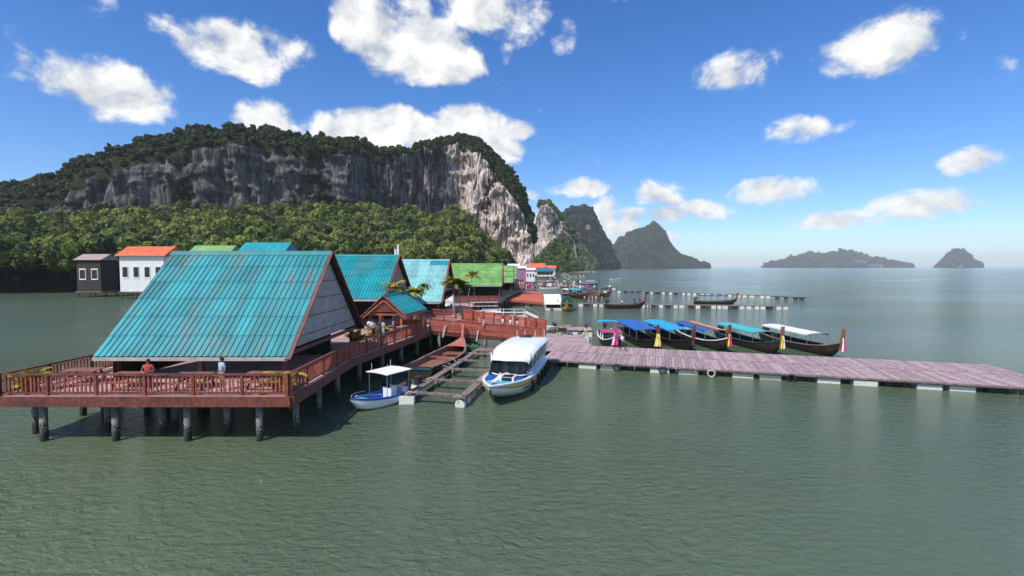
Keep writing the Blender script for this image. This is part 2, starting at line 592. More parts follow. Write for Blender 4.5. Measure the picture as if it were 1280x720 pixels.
def bevel(o, w=.02, seg=2):
    md = o.modifiers.new('bevel', 'BEVEL')
    md.width = w
    md.segments = seg
    md.limit_method = 'ANGLE'
    return o


# ------------------------------------------------------------------ noise for terrain (numpy)
_rng = np.random.RandomState(3)
_LAT = _rng.rand(64, 64, 64)


def vnoise(x, y, z):
    x, y, z = np.broadcast_arrays(np.asarray(x, float), np.asarray(y, float), np.asarray(z, float))
    xi, yi, zi = np.floor(x).astype(int), np.floor(y).astype(int), np.floor(z).astype(int)
    fx, fy, fz = x - xi, y - yi, z - zi
    fx, fy, fz = [f * f * (3 - 2 * f) for f in (fx, fy, fz)]
    out = 0
    for dx in (0, 1):
        for dy in (0, 1):
            for dz in (0, 1):
                w = (fx if dx else 1 - fx) * (fy if dy else 1 - fy) * (fz if dz else 1 - fz)
                out = out + w * _LAT[(xi + dx) % 64, (yi + dy) % 64, (zi + dz) % 64]
    return out - .5


def fbm(x, y, z, o=4, g=.5):
    s, a = 0, 1.0
    for i in range(o):
        s = s + a * vnoise(x * 2 ** i + 7.3 * i, y * 2 ** i + 3.1 * i, z * 2 ** i + 1.7 * i)
        a *= g
    return s


def proj_z(py, d):
    """height of the point at distance d that shows at photograph row py"""
    r_up = (360 - py) / F
    rz = _up.z * r_up + _fw.z
    ry = _up.y * r_up + _fw.y
    return HC + rz / ry * d


def px_x(px, py, d):
    r_up = (360 - py) / F
    return (px - 640) / F * d / (_up.y * r_up + _fw.y)


def grid_mesh(name, X, Y, Z, material, attrs=None, smooth=True):
    ny, nx = X.shape
    co = np.stack([X, Y, Z], -1).reshape(-1, 3)
    i = np.arange(ny - 1)[:, None] * nx + np.arange(nx - 1)[None, :]
    f = np.stack([i, i + 1, i + nx + 1, i + nx], -1).reshape(-1, 4)
    me = bpy.data.meshes.new(name)
    me.vertices.add(len(co))
    me.vertices.foreach_set('co', co.ravel())
    me.loops.add(f.size)
    me.loops.foreach_set('vertex_index', f.ravel().astype(np.int32))
    me.polygons.add(len(f))
    me.polygons.foreach_set('loop_start', np.arange(0, f.size, 4, dtype=np.int32))
    me.polygons.foreach_set('loop_total', np.full(len(f), 4, dtype=np.int32))
    me.update(calc_edges=True)
    me.validate()
    me.polygons.foreach_set('use_smooth', [smooth] * len(me.polygons))
    me.materials.append(material)
    for k, a in (attrs or {}).items():
        at = me.attributes.new(k, 'FLOAT', 'POINT')
        at.data.foreach_set('value', a.astype(np.float32).ravel())
    return me


# ------------------------------------------------------------------ water
sea_mb = MB()
sea_mb.add([(-13000, -300, 0), (13000, -300, 0), (13000, 15000, 0), (-13000, 15000, 0)], [(0, 1, 2, 3)])
sea = struct(sea_mb.build('sea', M['water']))

# ------------------------------------------------------------------ tree crowns for the woods
PROTO = bpy.data.collections.new('crown_shapes')


def crown_mesh(name, material, seed, nq=420, lobes=6, flat=.8, leaf=.17):
    rg = np.random.RandomState(seed)
    mb = MB()
    L = []
    for i in range(lobes):
        a = rg.rand() * 6.28
        rr = .55 * math.sqrt(rg.rand())
        L.append((rr * math.cos(a), rr * math.sin(a), .35 + rg.rand() * .75 * flat, .34 + .22 * rg.rand()))
    for (x, y, z, r) in L:
        mb.ball((x, y, z), r * .80, 7, 5)
    for k in range(nq):
        x, y, z, r = L[rg.randint(lobes)]
        d = rg.normal(size=3)
        d[2] = d[2] * .9 + .25
        d /= np.linalg.norm(d)
        p = Vector((x, y, z)) + Vector(d) * r * (.82 + .32 * rg.rand())
        nv = (Vector(d) + Vector(rg.normal(size=3)) * .55).normalized()
        t = nv.cross(Vector(rg.normal(size=3))).normalized()
        b = nv.cross(t)
        s = leaf * (.6 + .8 * rg.rand())
        mb.add([p - t * s - b * s * .6, p + t * s - b * s * .6, p + t * s * .7 + b * s * .8, p - t * s * .6 + b * s * .8], [(0, 1, 2, 3)])
    return mb.mesh(name, material)


def crown_set(prefix, material, n, nq, **kw):
    col = bpy.data.collections.new(prefix)
    for i in range(n):
        me = crown_mesh(prefix, material, 100 + i * 7 + len(prefix), nq, lobes=5 + i % 3, **kw)
        o = bpy.data.objects.new(prefix, me)
        col.objects.link(o)
    return col


def scatter(name, pts, scales, col, zs=None):
    """one mass of crowns: points carrying instances of the crown shapes"""
    me = bpy.data.meshes.new(name)
    pts = np.asarray(pts, float)
    me.vertices.add(len(pts))
    me.vertices.foreach_set('co', pts.ravel())
    rg = np.random.RandomState(len(pts))
    sx = np.asarray(scales, float)
    vec = np.stack([sx * (.85 + .3 * rg.rand(len(sx))), sx * (.85 + .3 * rg.rand(len(sx))), sx * (.8 + .5 * rg.rand(len(sx)))], -1)
    a = me.attributes.new('sc', 'FLOAT_VECTOR', 'POINT')
    a.data.foreach_set('vector', vec.astype(np.float32).ravel())
    rot = np.stack([rg.normal(0, .15, len(sx)), rg.normal(0, .15, len(sx)), rg.rand(len(sx)) * 6.28], -1)
    a = me.attributes.new('ro', 'FLOAT_VECTOR', 'POINT')
    a.data.foreach_set('vector', rot.astype(np.float32).ravel())
    o = put(name, me)
    ng = bpy.data.node_groups.new(name, 'GeometryNodeTree')
    ng.interface.new_socket('Geometry', in_out='INPUT', socket_type='NodeSocketGeometry')
    ng.interface.new_socket('Geometry', in_out='OUTPUT', socket_type='NodeSocketGeometry')
    n_in, n_out = ng.nodes.new('NodeGroupInput'), ng.nodes.new('NodeGroupOutput')
    m2p = ng.nodes.new('GeometryNodeMeshToPoints')
    iop = ng.nodes.new('GeometryNodeInstanceOnPoints')
    ci = ng.nodes.new('GeometryNodeCollectionInfo')
    ci.inputs['Collection'].default_value = col
    ci.inputs['Separate Children'].default_value = True
    ci.inputs['Reset Children'].default_value = True
    iop.inputs['Pick Instance'].default_value = True
    rv = ng.nodes.new('FunctionNodeRandomValue')
    rv.data_type = 'INT'
    ii = [s for s in rv.inputs if s.type == 'INT']
    ii[0].default_value = 0
    ii[1].default_value = len(col.objects) - 1
    iout = [s for s in rv.outputs if s.type == 'INT'][0]
    ascale = ng.nodes.new('GeometryNodeInputNamedAttribute')
    ascale.data_type = 'FLOAT_VECTOR'
    ascale.inputs[0].default_value = 'sc'
    arot = ng.nodes.new('GeometryNodeInputNamedAttribute')
    arot.data_type = 'FLOAT_VECTOR'
    arot.inputs[0].default_value = 'ro'
    e2r = ng.nodes.new('FunctionNodeEulerToRotation')
    lk = ng.links.new
    lk(n_in.outputs[0], m2p.inputs[0])
    lk(m2p.outputs[0], iop.inputs['Points'])
    lk(ci.outputs[0], iop.inputs['Instance'])
    lk(iout, iop.inputs['Instance Index'])
    lk(ascale.outputs[0], iop.inputs['Scale'])
    lk(arot.outputs[0], e2r.inputs[0])
    lk(e2r.outputs[0], iop.inputs['Rotation'])
    lk(iop.outputs[0], n_out.inputs[0])
    md = o.modifiers.new('crowns', 'NODES')
    md.node_group = ng
    return stuff(o)


C_FOREST = crown_set('forest_crown', M['leaf'], 6, 760, leaf=.125)
C_TALUS = crown_set('slope_crown', M['leaf_bright'], 4, 200, leaf=.22)
C_CLIFF = crown_set('clifftop_crown', M['leaf_dark'], 5, 260)
C_FAR = crown_set('far_crown', M['leaf_far'], 4, 130, leaf=.26)
C_SHADE = crown_set('deep_crown', M['leaf_shade'], 4, 130, leaf=.26)  # crowns carrying the painted cloud shade

# ------------------------------------------------------------------ the main limestone cliff
SIL = [(-260, 262), (-120, 250), (0, 236), (70, 222), (130, 196), (180, 180), (240, 166), (300, 160), (350, 168), (400, 176), (438, 178), (457, 177), (472, 187), (486, 187),
       (498, 184), (512, 187), (522, 182), (533, 177), (555, 176), (573, 171), (590, 172), (605, 180), (624, 197), (640, 215),
       (650, 232), (657, 252), (663, 271), (666, 290)]
EDGE = [(-260, 290), (0, 262), (70, 250), (130, 224), (180, 206), (240, 188), (300, 180), (380, 190), (438, 193), (460, 197), (472, 194), (490, 192), (512, 192), (533, 183), (555, 182), (573, 178), (590, 181),
        (602, 192), (616, 211), (630, 231), (640, 246), (650, 264), (657, 280), (662, 290), (666, 306)]
DWALL = [(-260, 330), (0, 330), (300, 352), (438, 385), (500, 430), (545, 462), (574, 476), (600, 462), (640, 446), (666, 440)]


def interp(tab, x):
    return np.interp(x, [a for a, _ in tab], [b for _, b in tab])


NC, NR, NCAP = 620, 110, 16
pxs = np.concatenate([np.linspace(-260, 430, 200), np.linspace(431, 665.5, NC - 230), np.full(30, 666.0)])
dw = interp(DWALL, pxs)
dw[-30:] = 440 + np.linspace(2, 90, 30)
ye, ys = interp(EDGE, pxs), interp(SIL, pxs)
ys = ys + fbm(pxs / 9.0, 0.3, 0, 3) * 6.0 * (pxs < 660)
ztop = np.array([proj_z(y, d) for y, d in zip(ye, dw)])
t = np.linspace(0, 1, NR)[:, None]
Z = -2 + t * (ztop[None, :] + 2)
Dp = np.repeat(dw[None, :], NR, 0)
Dp = Dp + 5.5 * np.sin(t * PI) * .4 + 6 * t ** 2
Xp = np.array([[px_x(p, 300, d) for p, d in zip(pxs, row)] for row in Dp])
big = fbm(Xp / 26, Dp / 26, Z / 55, 4)
flute = fbm(Xp / 6.5, Dp / 6.5, Z / 34, 4, .6)
ridge_ = .25 - np.abs(fbm(Xp / 3.2, Dp / 9, Z / 30 + 5, 3, .6))
Dp2 = Dp - big * 17 - flute * 9.0 - ridge_ * 6.5 - 5.0 * np.clip(fbm(Xp / 14, Dp / 14, Z / 9, 3) * 2, -.2, 1)
Xp2 = Xp + fbm(Xp / 12, Dp / 12, Z / 30 + 9, 3) * 5 * (pxs < 655)
tc_ = np.linspace(0, 1, NCAP)[1:, None]
Dc = Dp2[-1][None, :] + 34 * tc_
yc = ye[None, :] + (ys - ye)[None, :] * np.sin(tc_ * PI / 2) ** .8
Zc = np.array([[proj_z(y, d) for y, d in zip(ry, rd)] for ry, rd in zip(yc, Dc)])
Xc = Xp2[-1][None, :] * (Dc / Dp2[-1][None, :])
Zc = Zc + fbm(Xc / 9, Dc / 9, 0 * Zc, 3) * 4
Db = Dc[-1][None, :] + np.array([30, 70, 120])[:, None]
Zb = Zc[-1][None, :] * np.array([.97, .8, 0])[:, None]
Xb = np.repeat(Xc[-1][None, :], 3, 0)
XX, YY, ZZ = np.vstack([Xp2, Xc, Xb]), np.vstack([Dp2, Dc, Db]), np.vstack([Z, Zc, Zb])
pal = np.zeros_like(XX)
pp = np.repeat(pxs[None, :], XX.shape[0], 0)
yy_img = 333.5 - (ZZ - HC) / YY * F
# fresh, pale rock scar on the right-hand wall, sunlit contrast also painted in
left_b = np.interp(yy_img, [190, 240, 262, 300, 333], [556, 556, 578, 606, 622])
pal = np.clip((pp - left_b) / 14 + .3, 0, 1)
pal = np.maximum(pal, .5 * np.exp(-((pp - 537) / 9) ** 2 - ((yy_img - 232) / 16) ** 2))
veg = np.zeros_like(XX)
veg[NR:] = 1.0
lw = np.clip((500 - pp) / 45, 0, 1)
vn = fbm(XX / 22, YY / 22, ZZ / 40 + 4, 4)
veg[:NR] = np.clip(lw[:NR] * .30 + vn[:NR] * 1.15 - .06 - .10 * pal[:NR] + .30 * np.clip((t - .92) / .08, 0, 1), 0, 1)
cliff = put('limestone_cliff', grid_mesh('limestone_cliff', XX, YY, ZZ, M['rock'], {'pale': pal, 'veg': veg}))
struct(cliff)
cliff['label'] = 'grey and pale pink limestone cliff with bushes along its top'

rg = np.random.RandomState(11)
pts, scl = [], []
for k in range(3600):
    i = NR + rg.randint(0, NCAP - 1)
    j = rg.randint(0, NC - 2)
    p = np.array([XX[i, j], YY[i, j], ZZ[i, j]]) + rg.normal(0, 1.0, 3) * (1, 1, .3)
    pts.append(p - (0, 0, 1.0))
    scl.append((1.2 + 1.5 * rg.rand()) * (1.0 if 440 < pxs[j] < 660 else 1.5))
cand = np.argwhere((veg[:NR] > .40))
for k in rg.choice(len(cand), min(len(cand), 1700)):
    i, j = cand[k]
    if i < 12:
        continue
    pts.append((XX[i, j], YY[i, j] + .5, ZZ[i, j] - 1.2))
    scl.append(.9 + 1.6 * rg.rand())
scatter('clifftop_bushes', pts, scl, C_CLIFF)

# ------------------------------------------------------------------ wooded hillside below the cliff
FTOP = [(-260, 290), (0, 268), (120, 262), (200, 258), (438, 252), (480, 256), (500, 258), (533, 265), (552, 258), (566, 256), (578, 260), (590, 270), (602, 288),
        (615, 301), (630, 312), (636, 329)]
npx, nt = 240, 60
fp = np.linspace(-250, 636, npx)
ft = interp(FTOP, fp)
fd1 = interp(DWALL, fp) - 6 + 10 * np.clip((fp - 560) / 70, 0, 1) * 0
fd0 = np.interp(fp, [-250, 300, 560, 636], [150, 165, 230, 330])
tt = np.linspace(0, 1, nt)[:, None]
FD = fd0[None, :] + (fd1 - fd0)[None, :] * tt
FYi = 331 + (ft[None, :] + 8 - 331) * (tt ** .85)
FZ = np.array([[proj_z(y, d) for y, d in zip(a, b)] for a, b in zip(FYi, FD)])
FZ = np.maximum(FZ, -1 + 5 * tt) + fbm(fp[None, :] / 30, FD / 30, 0, 3) * 5 * tt
FX = np.array([[px_x(p, 310, d) for p, d in zip(fp, b)] for b in FD])
hill = struct(put('hillside', grid_mesh('hillside', FX, FD, FZ, M['soil'])))
pts, scl = [], []
for k in range(4800):
    u = rg.rand() * (npx - 1.01)
    v = rg.rand() ** 1.0 * (nt - 1.01)
    i, j = int(v), int(u)
    if fp[j] < 380 and rg.rand() < .35:
        continue
    p = np.array([FX[i, j], FD[i, j], FZ[i, j]])
    q = np.array([FX[i + 1, j + 1], FD[i + 1, j + 1], FZ[i + 1, j + 1]])
    p = p + (q - p) * rg.rand()
    s = 2.0 + 4.8 * rg.rand() ** 2.2
    pts.append(p - (0, 0, s * .25))
    scl.append(s)
forest = scatter('hillside_forest', pts, scl, C_FOREST)


# ------------------------------------------------------------------ the far karst islands
def karst(name, label, sil, d0, thick, material, crowns, ncrown, csize, vegbias, seed, talus=None, palebox=None, amp=1.0, nc=170, nr=70):
    x0, x1 = sil[0][0], sil[-1][0]
    px = np.linspace(x0, x1, nc)
    ysl = interp(sil, px) + fbm(px / (3 + 2 * amp), seed, 0, 3) * 3.0
    u = np.linspace(-1, 1, nc)
    bul = np.sqrt(np.clip(1 - u ** 2, 0, 1))
    tt = np.linspace(0, 1, nr)[:, None]
    prof = tt ** 1.35
    dd = d0 - thick * bul[None, :] * (1 - prof * .9)
    zt = np.array([proj_z(y, d0) for y in ysl])
    ZZ = -3 + (zt + 3)[None, :] * np.sin(tt * PI / 2) ** .9
    XX = np.array([[px_x(p, 310, d0) for p in px]] * nr)
    XX = XX * (dd / d0) ** .0
    S = d0 / 450.0
    dn = fbm(XX / (18 * S), dd / (18 * S), ZZ / (34 * S) + seed, 5, .55) * 20 * S * amp * np.minimum(1, 4 * (1 - tt) + .1)
    YY = dd - dn
    XX = XX * YY / d0
    # back side
    Yb = np.vstack([np.full(nc, d0) + thick * .3, d0 + thick * bul + thick * .4])
    Zb = np.vstack([ZZ[-1] * .9, np.full(nc, -3.0)])
    Xb = np.vstack([XX[-1], XX[-1]])
    XX, YY, ZZ = np.vstack([XX, Xb]), np.vstack([YY, Yb]), np.vstack([ZZ, Zb])
    yi = 333.5 - (ZZ - HC) / YY * F
    P = np.repeat(px[None, :], XX.shape[0], 0)
    veg = np.clip(vegbias + fbm(XX / (20 * S), YY / (20 * S), ZZ / (30 * S), 4) * 1.3 + .5 * np.clip((np.linspace(0, 1, XX.shape[0])[:, None] - .82) / .1, 0, 1), 0, 1)
    pale = np.clip(.45 + fbm(XX / (30 * S), YY / (30 * S), ZZ / (30 * S) + 3, 3), 0, 1)
    if talus is not None:
        veg = np.maximum(veg, np.clip((yi - np.interp(P, [a for a, _ in talus], [b for _, b in talus])) / 4 + .5, 0, 1))
    if palebox is not None:
        bx, by, rx, ry = palebox
        k = np.exp(-((P - bx) / rx) ** 2 - ((yi - by) / ry) ** 2)
        pale = np.maximum(pale, k)
        veg = veg * (1 - .8 * k)
    o = put(name, grid_mesh(name, XX, YY, ZZ, material, {'pale': pale, 'veg': veg}))
    struct(o)
    o['label'] = label
    rg = np.random.RandomState(seed)
    cand = np.argwhere(veg[:nr] > .48)
    pts = []
    for k in rg.choice(len(cand), ncrown):
        i, j = cand[k]
        i2, j2 = min(i + 1, nr - 1), min(j + 1, nc - 1)
        a, b = rg.rand(2)
        pts.append((XX[i, j] + (XX[i, j2] - XX[i, j]) * a, YY[i, j] + (YY[i2, j] - YY[i, j]) * b, ZZ[i, j] + (ZZ[i2, j] - ZZ[i, j]) * b - csize * .4))
    scatter(name + '_trees', pts, csize * (.6 + .8 * rg.rand(ncrown)), crowns)
    return o


karst('limestone_tower', 'pale limestone tower with a green wooded foot', [(664, 333), (667, 290), (670, 274), (675, 259), (682, 255), (690, 261), (703, 277), (715, 292), (719, 305), (721, 318), (724, 333)],
      820, 60, M['rock'], C_TALUS, 1100, 4.6, .16, 21, talus=[(664, 334), (680, 316), (692, 302), (700, 298), (708, 302), (713, 315), (716, 334), (724, 334)], palebox=(682, 296, 14, 26))
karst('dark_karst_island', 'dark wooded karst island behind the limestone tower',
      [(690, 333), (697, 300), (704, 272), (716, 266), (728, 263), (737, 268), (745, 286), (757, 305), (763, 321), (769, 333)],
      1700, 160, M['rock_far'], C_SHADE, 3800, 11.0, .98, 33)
karst('green_foot_hill', 'low green wooded spur at the foot of the dark island', [(708, 333), (716, 314), (722, 309), (730, 314), (737, 322), (744, 333)],
      1450, 60, M['rock_far'], C_TALUS, 500, 9.0, .95, 37)
karst('hazy_karst_island', 'hazy grey green karst island with a double peak',
      [(758, 333), (762, 315), (772, 304), (785, 295), (798, 290), (806, 288.5), (812, 285), (816.5, 281.5), (820, 283), (826, 290), (836, 305), (842, 313), (852, 322), (866, 328), (884, 333)],
      3000, 330, M['rock_far'], C_FAR, 6500, 10.5, 1.35, 45)
karst('low_far_island', 'low hazy island on the horizon beyond the sea', [(960, 333.3), (985, 327), (1010, 320), (1030, 322), (1052, 316), (1075, 322), (1100, 328), (1130, 333.3)],
      5200, 400, M['rock_far'], C_FAR, 1200, 26.0, .6, 51, nc=90, nr=40)
karst('small_far_islet', 'small steep islet far out on the horizon', [(1180, 333.3), (1186, 322), (1196, 314), (1206, 318), (1216, 327), (1226, 333.3)],
      4600, 150, M['rock_far'], C_FAR, 500, 20.0, .6, 57, nc=60, nr=40)

# ------------------------------------------------------------------ boardwalk on piles
DECK = 2.4
edge = [(-10.95, 23.5), (-11.1, 33.0), (-8.35, 47.6), (-6.2, 58.2), (-6.6, 84.0)]


def prism(poly, z0, z1, mi=0, mb=None):
    mb = mb or MB()
    n = len(poly)
    vs = [(x, y, z0) for x, y in poly] + [(x, y, z1) for x, y in poly]
    fs = [tuple(range(n))[::-1], tuple(range(n, 2 * n))] + [(i, (i + 1) % n, (i + 1) % n + n, i + n) for i in range(n)]
    return mb.add(vs, fs, mi)


deck_poly = edge + [(-30, 84), (-25.5, 23.5)]
edge = [(-30, 84), (-25.5, 23.5)] + edge
boardwalk = struct(prism(deck_poly, DECK - .22, DECK).build('boardwalk', M['concrete']))
fb = MB()
for a, b in zip(edge[:-1], edge[1:]):
    A, B = Vector((*a, DECK - .26)), Vector((*b, DECK - .26))
    n = Vector(((B - A).y, -(B - A).x, 0)).normalized()
    fb.beam(A + n * .07, B + n * .07, .12, .50)
fb.build('edge_beam', M['dark_red'], boardwalk)
pile_mb = MB().tube([(0, 0, -1.5), (0, 0, DECK - .23)], .17, 8)
pile_me = pile_mb.mesh('pile', M['pile'], True)
for a, b in zip(edge[:-1], edge[1:]):
    A, B = Vector((*a, 0)), Vector((*b, 0))
    L = (B - A).length
    n = Vector(((B - A).y, -(B - A).x, 0)).normalized()
    k = max(1, int(L / 3.0))
    for i in range(k):
        p = A + (B - A) * ((i + .5) / k) - n * .45
        put('pile', pile_me, boardwalk, p)
        put('pile', pile_me, boardwalk, p - n * 3.6)
        put('pile', pile_me, boardwalk, p - n * 7.0)

# railing along the walkway
rail_pts = [Vector((-25.5, 34.0, DECK)), Vector((-25.5, 23.5, DECK)), Vector((-11.0, 23.5, DECK)), Vector((-11.15, 33.0, DECK)), Vector((-8.42, 47.4, DECK))]
rt = thing('boardwalk_railing', 'dark red wooden railing with upright slats along the boardwalk edge', 'railing', rail_pts[2])
o0 = rail_pts[2]
bal_me = MB().box((0, 0, .52), (.075, .05, .86)).mesh('baluster', M['red_wood'])
post_me = MB().box((0, 0, .56), (.13, .13, 1.12)).mesh('post', M['dark_red'])
for a, b in zip(rail_pts[:-1], rail_pts[1:]):
    d = b - a
    L = d.length
    rz = math.atan2(d.y, d.x)
    ins = Vector((-d.y, d.x, 0)).normalized() * .12
    for zz, h, w in ((1.06, .09, .15), (.14, .08, .07)):
        MB().beam(a + ins - o0 + Vector((0, 0, zz)), b + ins - o0 + Vector((0, 0, zz)), w, h).build('rail', M['dark_red'], rt)
    k = int(L / 2.3)
    for i in range(k + 1):
        put('post', post_me, rt, a + ins - o0 + d * (i / k), (0, 0, rz))
    nb = int(L / .21)
    for i in range(nb):
        put('baluster', bal_me, rt, a + ins - o0 + d * ((i + .5 + random.uniform(-.12, .12)) / nb), (random.uniform(-.012, .012), random.uniform(-.02, .02), rz + random.uniform(-.12, .12)))
# pale pipe leaning along the railing
pp_ = MB().tube([D(496, 409, 41.6), D(505, 407.5, 43.0), D(516, 406.0, 44.6)], .035, 6).build('handrail_pipe', M['white'], None, True)
tag(pp_, 'pale pipe lying along the top of the boardwalk railing', 'pipe')


def simple_fence(name, label, a, b, h=1.0, mt='red_wood', step=.3):
    a, b = Vector(a), Vector(b)
    r = thing(name, label, 'fence', a)
    d = b - a
    rz = math.atan2(d.y, d.x)
    L = d.length
    for zz in (h - .05, h * .55, .12):
        MB().beam((0, 0, zz), d + Vector((0, 0, zz)), .08, .09).build('rail', M[mt], r)
    k = max(1, int(L / 1.8))
    for i in range(k + 1):
        put('post', post_me, r, d * (i / k), (0, 0, rz), (1, 1, h / 1.12))
    nb = int(L / step)
    for i in range(nb):
        put('slat', bal_me, r, d * ((i + .5) / nb), (0, 0, rz), (1, 1, h / 1.05))
    return r


simple_fence('terrace_fence', 'red slatted fence in front of the pale teal roofed hall', (-10.2, 60.6, DECK), (-6.9, 58.8, DECK), 1.1)
simple_fence('terrace_fence', 'short red slatted fence beside the small pavilion', (-12.6, 51.5, DECK), (-9.0, 53.6, DECK), 1.1)

# ------------------------------------------------------------------ sloping footbridge with plank parapets
NA, NB = Vector((-8.25, 47.9, 2.4)), Vector((3.1, 50.6, .95))
FA, FB_ = Vector((-6.1, 58.3, 2.4)), Vector((4.2, 59.2, .95))
br = thing('footbridge', 'sloping red footbridge with plank sides from boardwalk down to the pier', 'bridge', (NA.x, NA.y, 0))
o0 = Vector((NA.x, NA.y, 0))
nd = 44
for i in range(nd):
    t0, t1 = i / nd + .002, (i + 1) / nd - .002
    q = [NA.lerp(NB, t0), NA.lerp(NB, t1), FA.lerp(FB_, t1), FA.lerp(FB_, t0)]
    q = [p - o0 for p in q]
    lo = [p - Vector((0, 0, .07)) for p in q]
    MB().add(lo + q, [(3, 2, 1, 0), (4, 5, 6, 7), (0, 1, 5, 4), (1, 2, 6, 5), (2, 3, 7, 6), (3, 0, 4, 7)]).build('deck_plank', M['plank_red'], br)
rgp = random.Random(5)
for A, B, nm in ((NA, NB, 'near'), (FA, FB_, 'far')):
    d = B - A
    n = Vector((d.y, -d.x, 0)).normalized() * (.06 if nm == 'near' else -.06)
    MB().beam(A - o0 + Vector((0, 0, -.22)) + n, B - o0 + Vector((0, 0, -.22)) + n, .16, .26).build('edge_beam', M['dark_red'], br)
    cols = 5
    for lv in range(6):
        zz = .12 + lv * .205
        for c in range(cols):
            a = A.lerp(B, (c + (.5 if lv % 2 else 0) * .0) / cols + .002)
            b = A.lerp(B, (c + 1) / cols - .002)
            j = rgp.uniform(-.006, .006)
            MB().beam(a - o0 + n + Vector((0, 0, zz + j)), b - o0 + n + Vector((0, 0, zz + rgp.uniform(-.006, .006))), .05, .184).build('plank', M['plank_red'], br)
    MB().beam(A - o0 + n + Vector((0, 0, 1.33)), B - o0 + n + Vector((0, 0, 1.33)), .16, .07).build('top_rail', M['red_wood'], br)
    for c in range(9):
        p = A.lerp(B, c / 8) - o0 - n * .6
        put('post', post_me, br, p + Vector((0, 0, -.2)), None, (1, 1, 1.38))
    for c in range(5):
        p = A.lerp(B, (c + .4) / 5) - o0
        MB().tube([(p.x, p.y, -1.5), (p.x, p.y, p.z - .08)], .15, 8).build('pile', M['pile'], br, True)
for (xa, ya, xb, yb) in ((556.5, 407.0, 553.5, 421.5), (598.0, 412.5, 595.5, 426.5), (605.0, 399, 604, 407)):
    def onface(px, py):
        r = ray(px, py)
        d = NB - NA
        nn = Vector((d.y, -d.x, 0)).normalized()
        t_ = (NA + nn * .2 - Vector((0, 0, HC))).dot(nn) / r.dot(nn)
        return Vector((0, 0, HC)) + r * t_
    MB().beam(onface(xa, ya) - o0, onface(xb, yb) - o0, .10, .14).build('batten', M['float_white'], br)


# ------------------------------------------------------------------ big-roofed halls
def corr_mesh(name, w, l, material, ribs=4, amp=.055):
    mb = MB()
    xs, zs = [], []
    p = w / ribs
    for i in range(ribs):
        for fx, fz in ((0, 0), (.55, 0), (.66, 1), (.88, 1)):
            xs.append((i + fx) * p)
            zs.append(fz * amp)
    xs.append(w)
    zs.append(0)
    mb.loft([[(x, 0, z) for x, z in zip(xs, zs)], [(x, l, z) for x, z in zip(xs, zs)]])
    # visible lower lip of the sheet
    mb.loft([[(x, 0, z - .035) for x, z in zip(xs, zs)], [(x, 0, z) for x, z in zip(xs, zs)]])
    return mb.mesh(name, material)


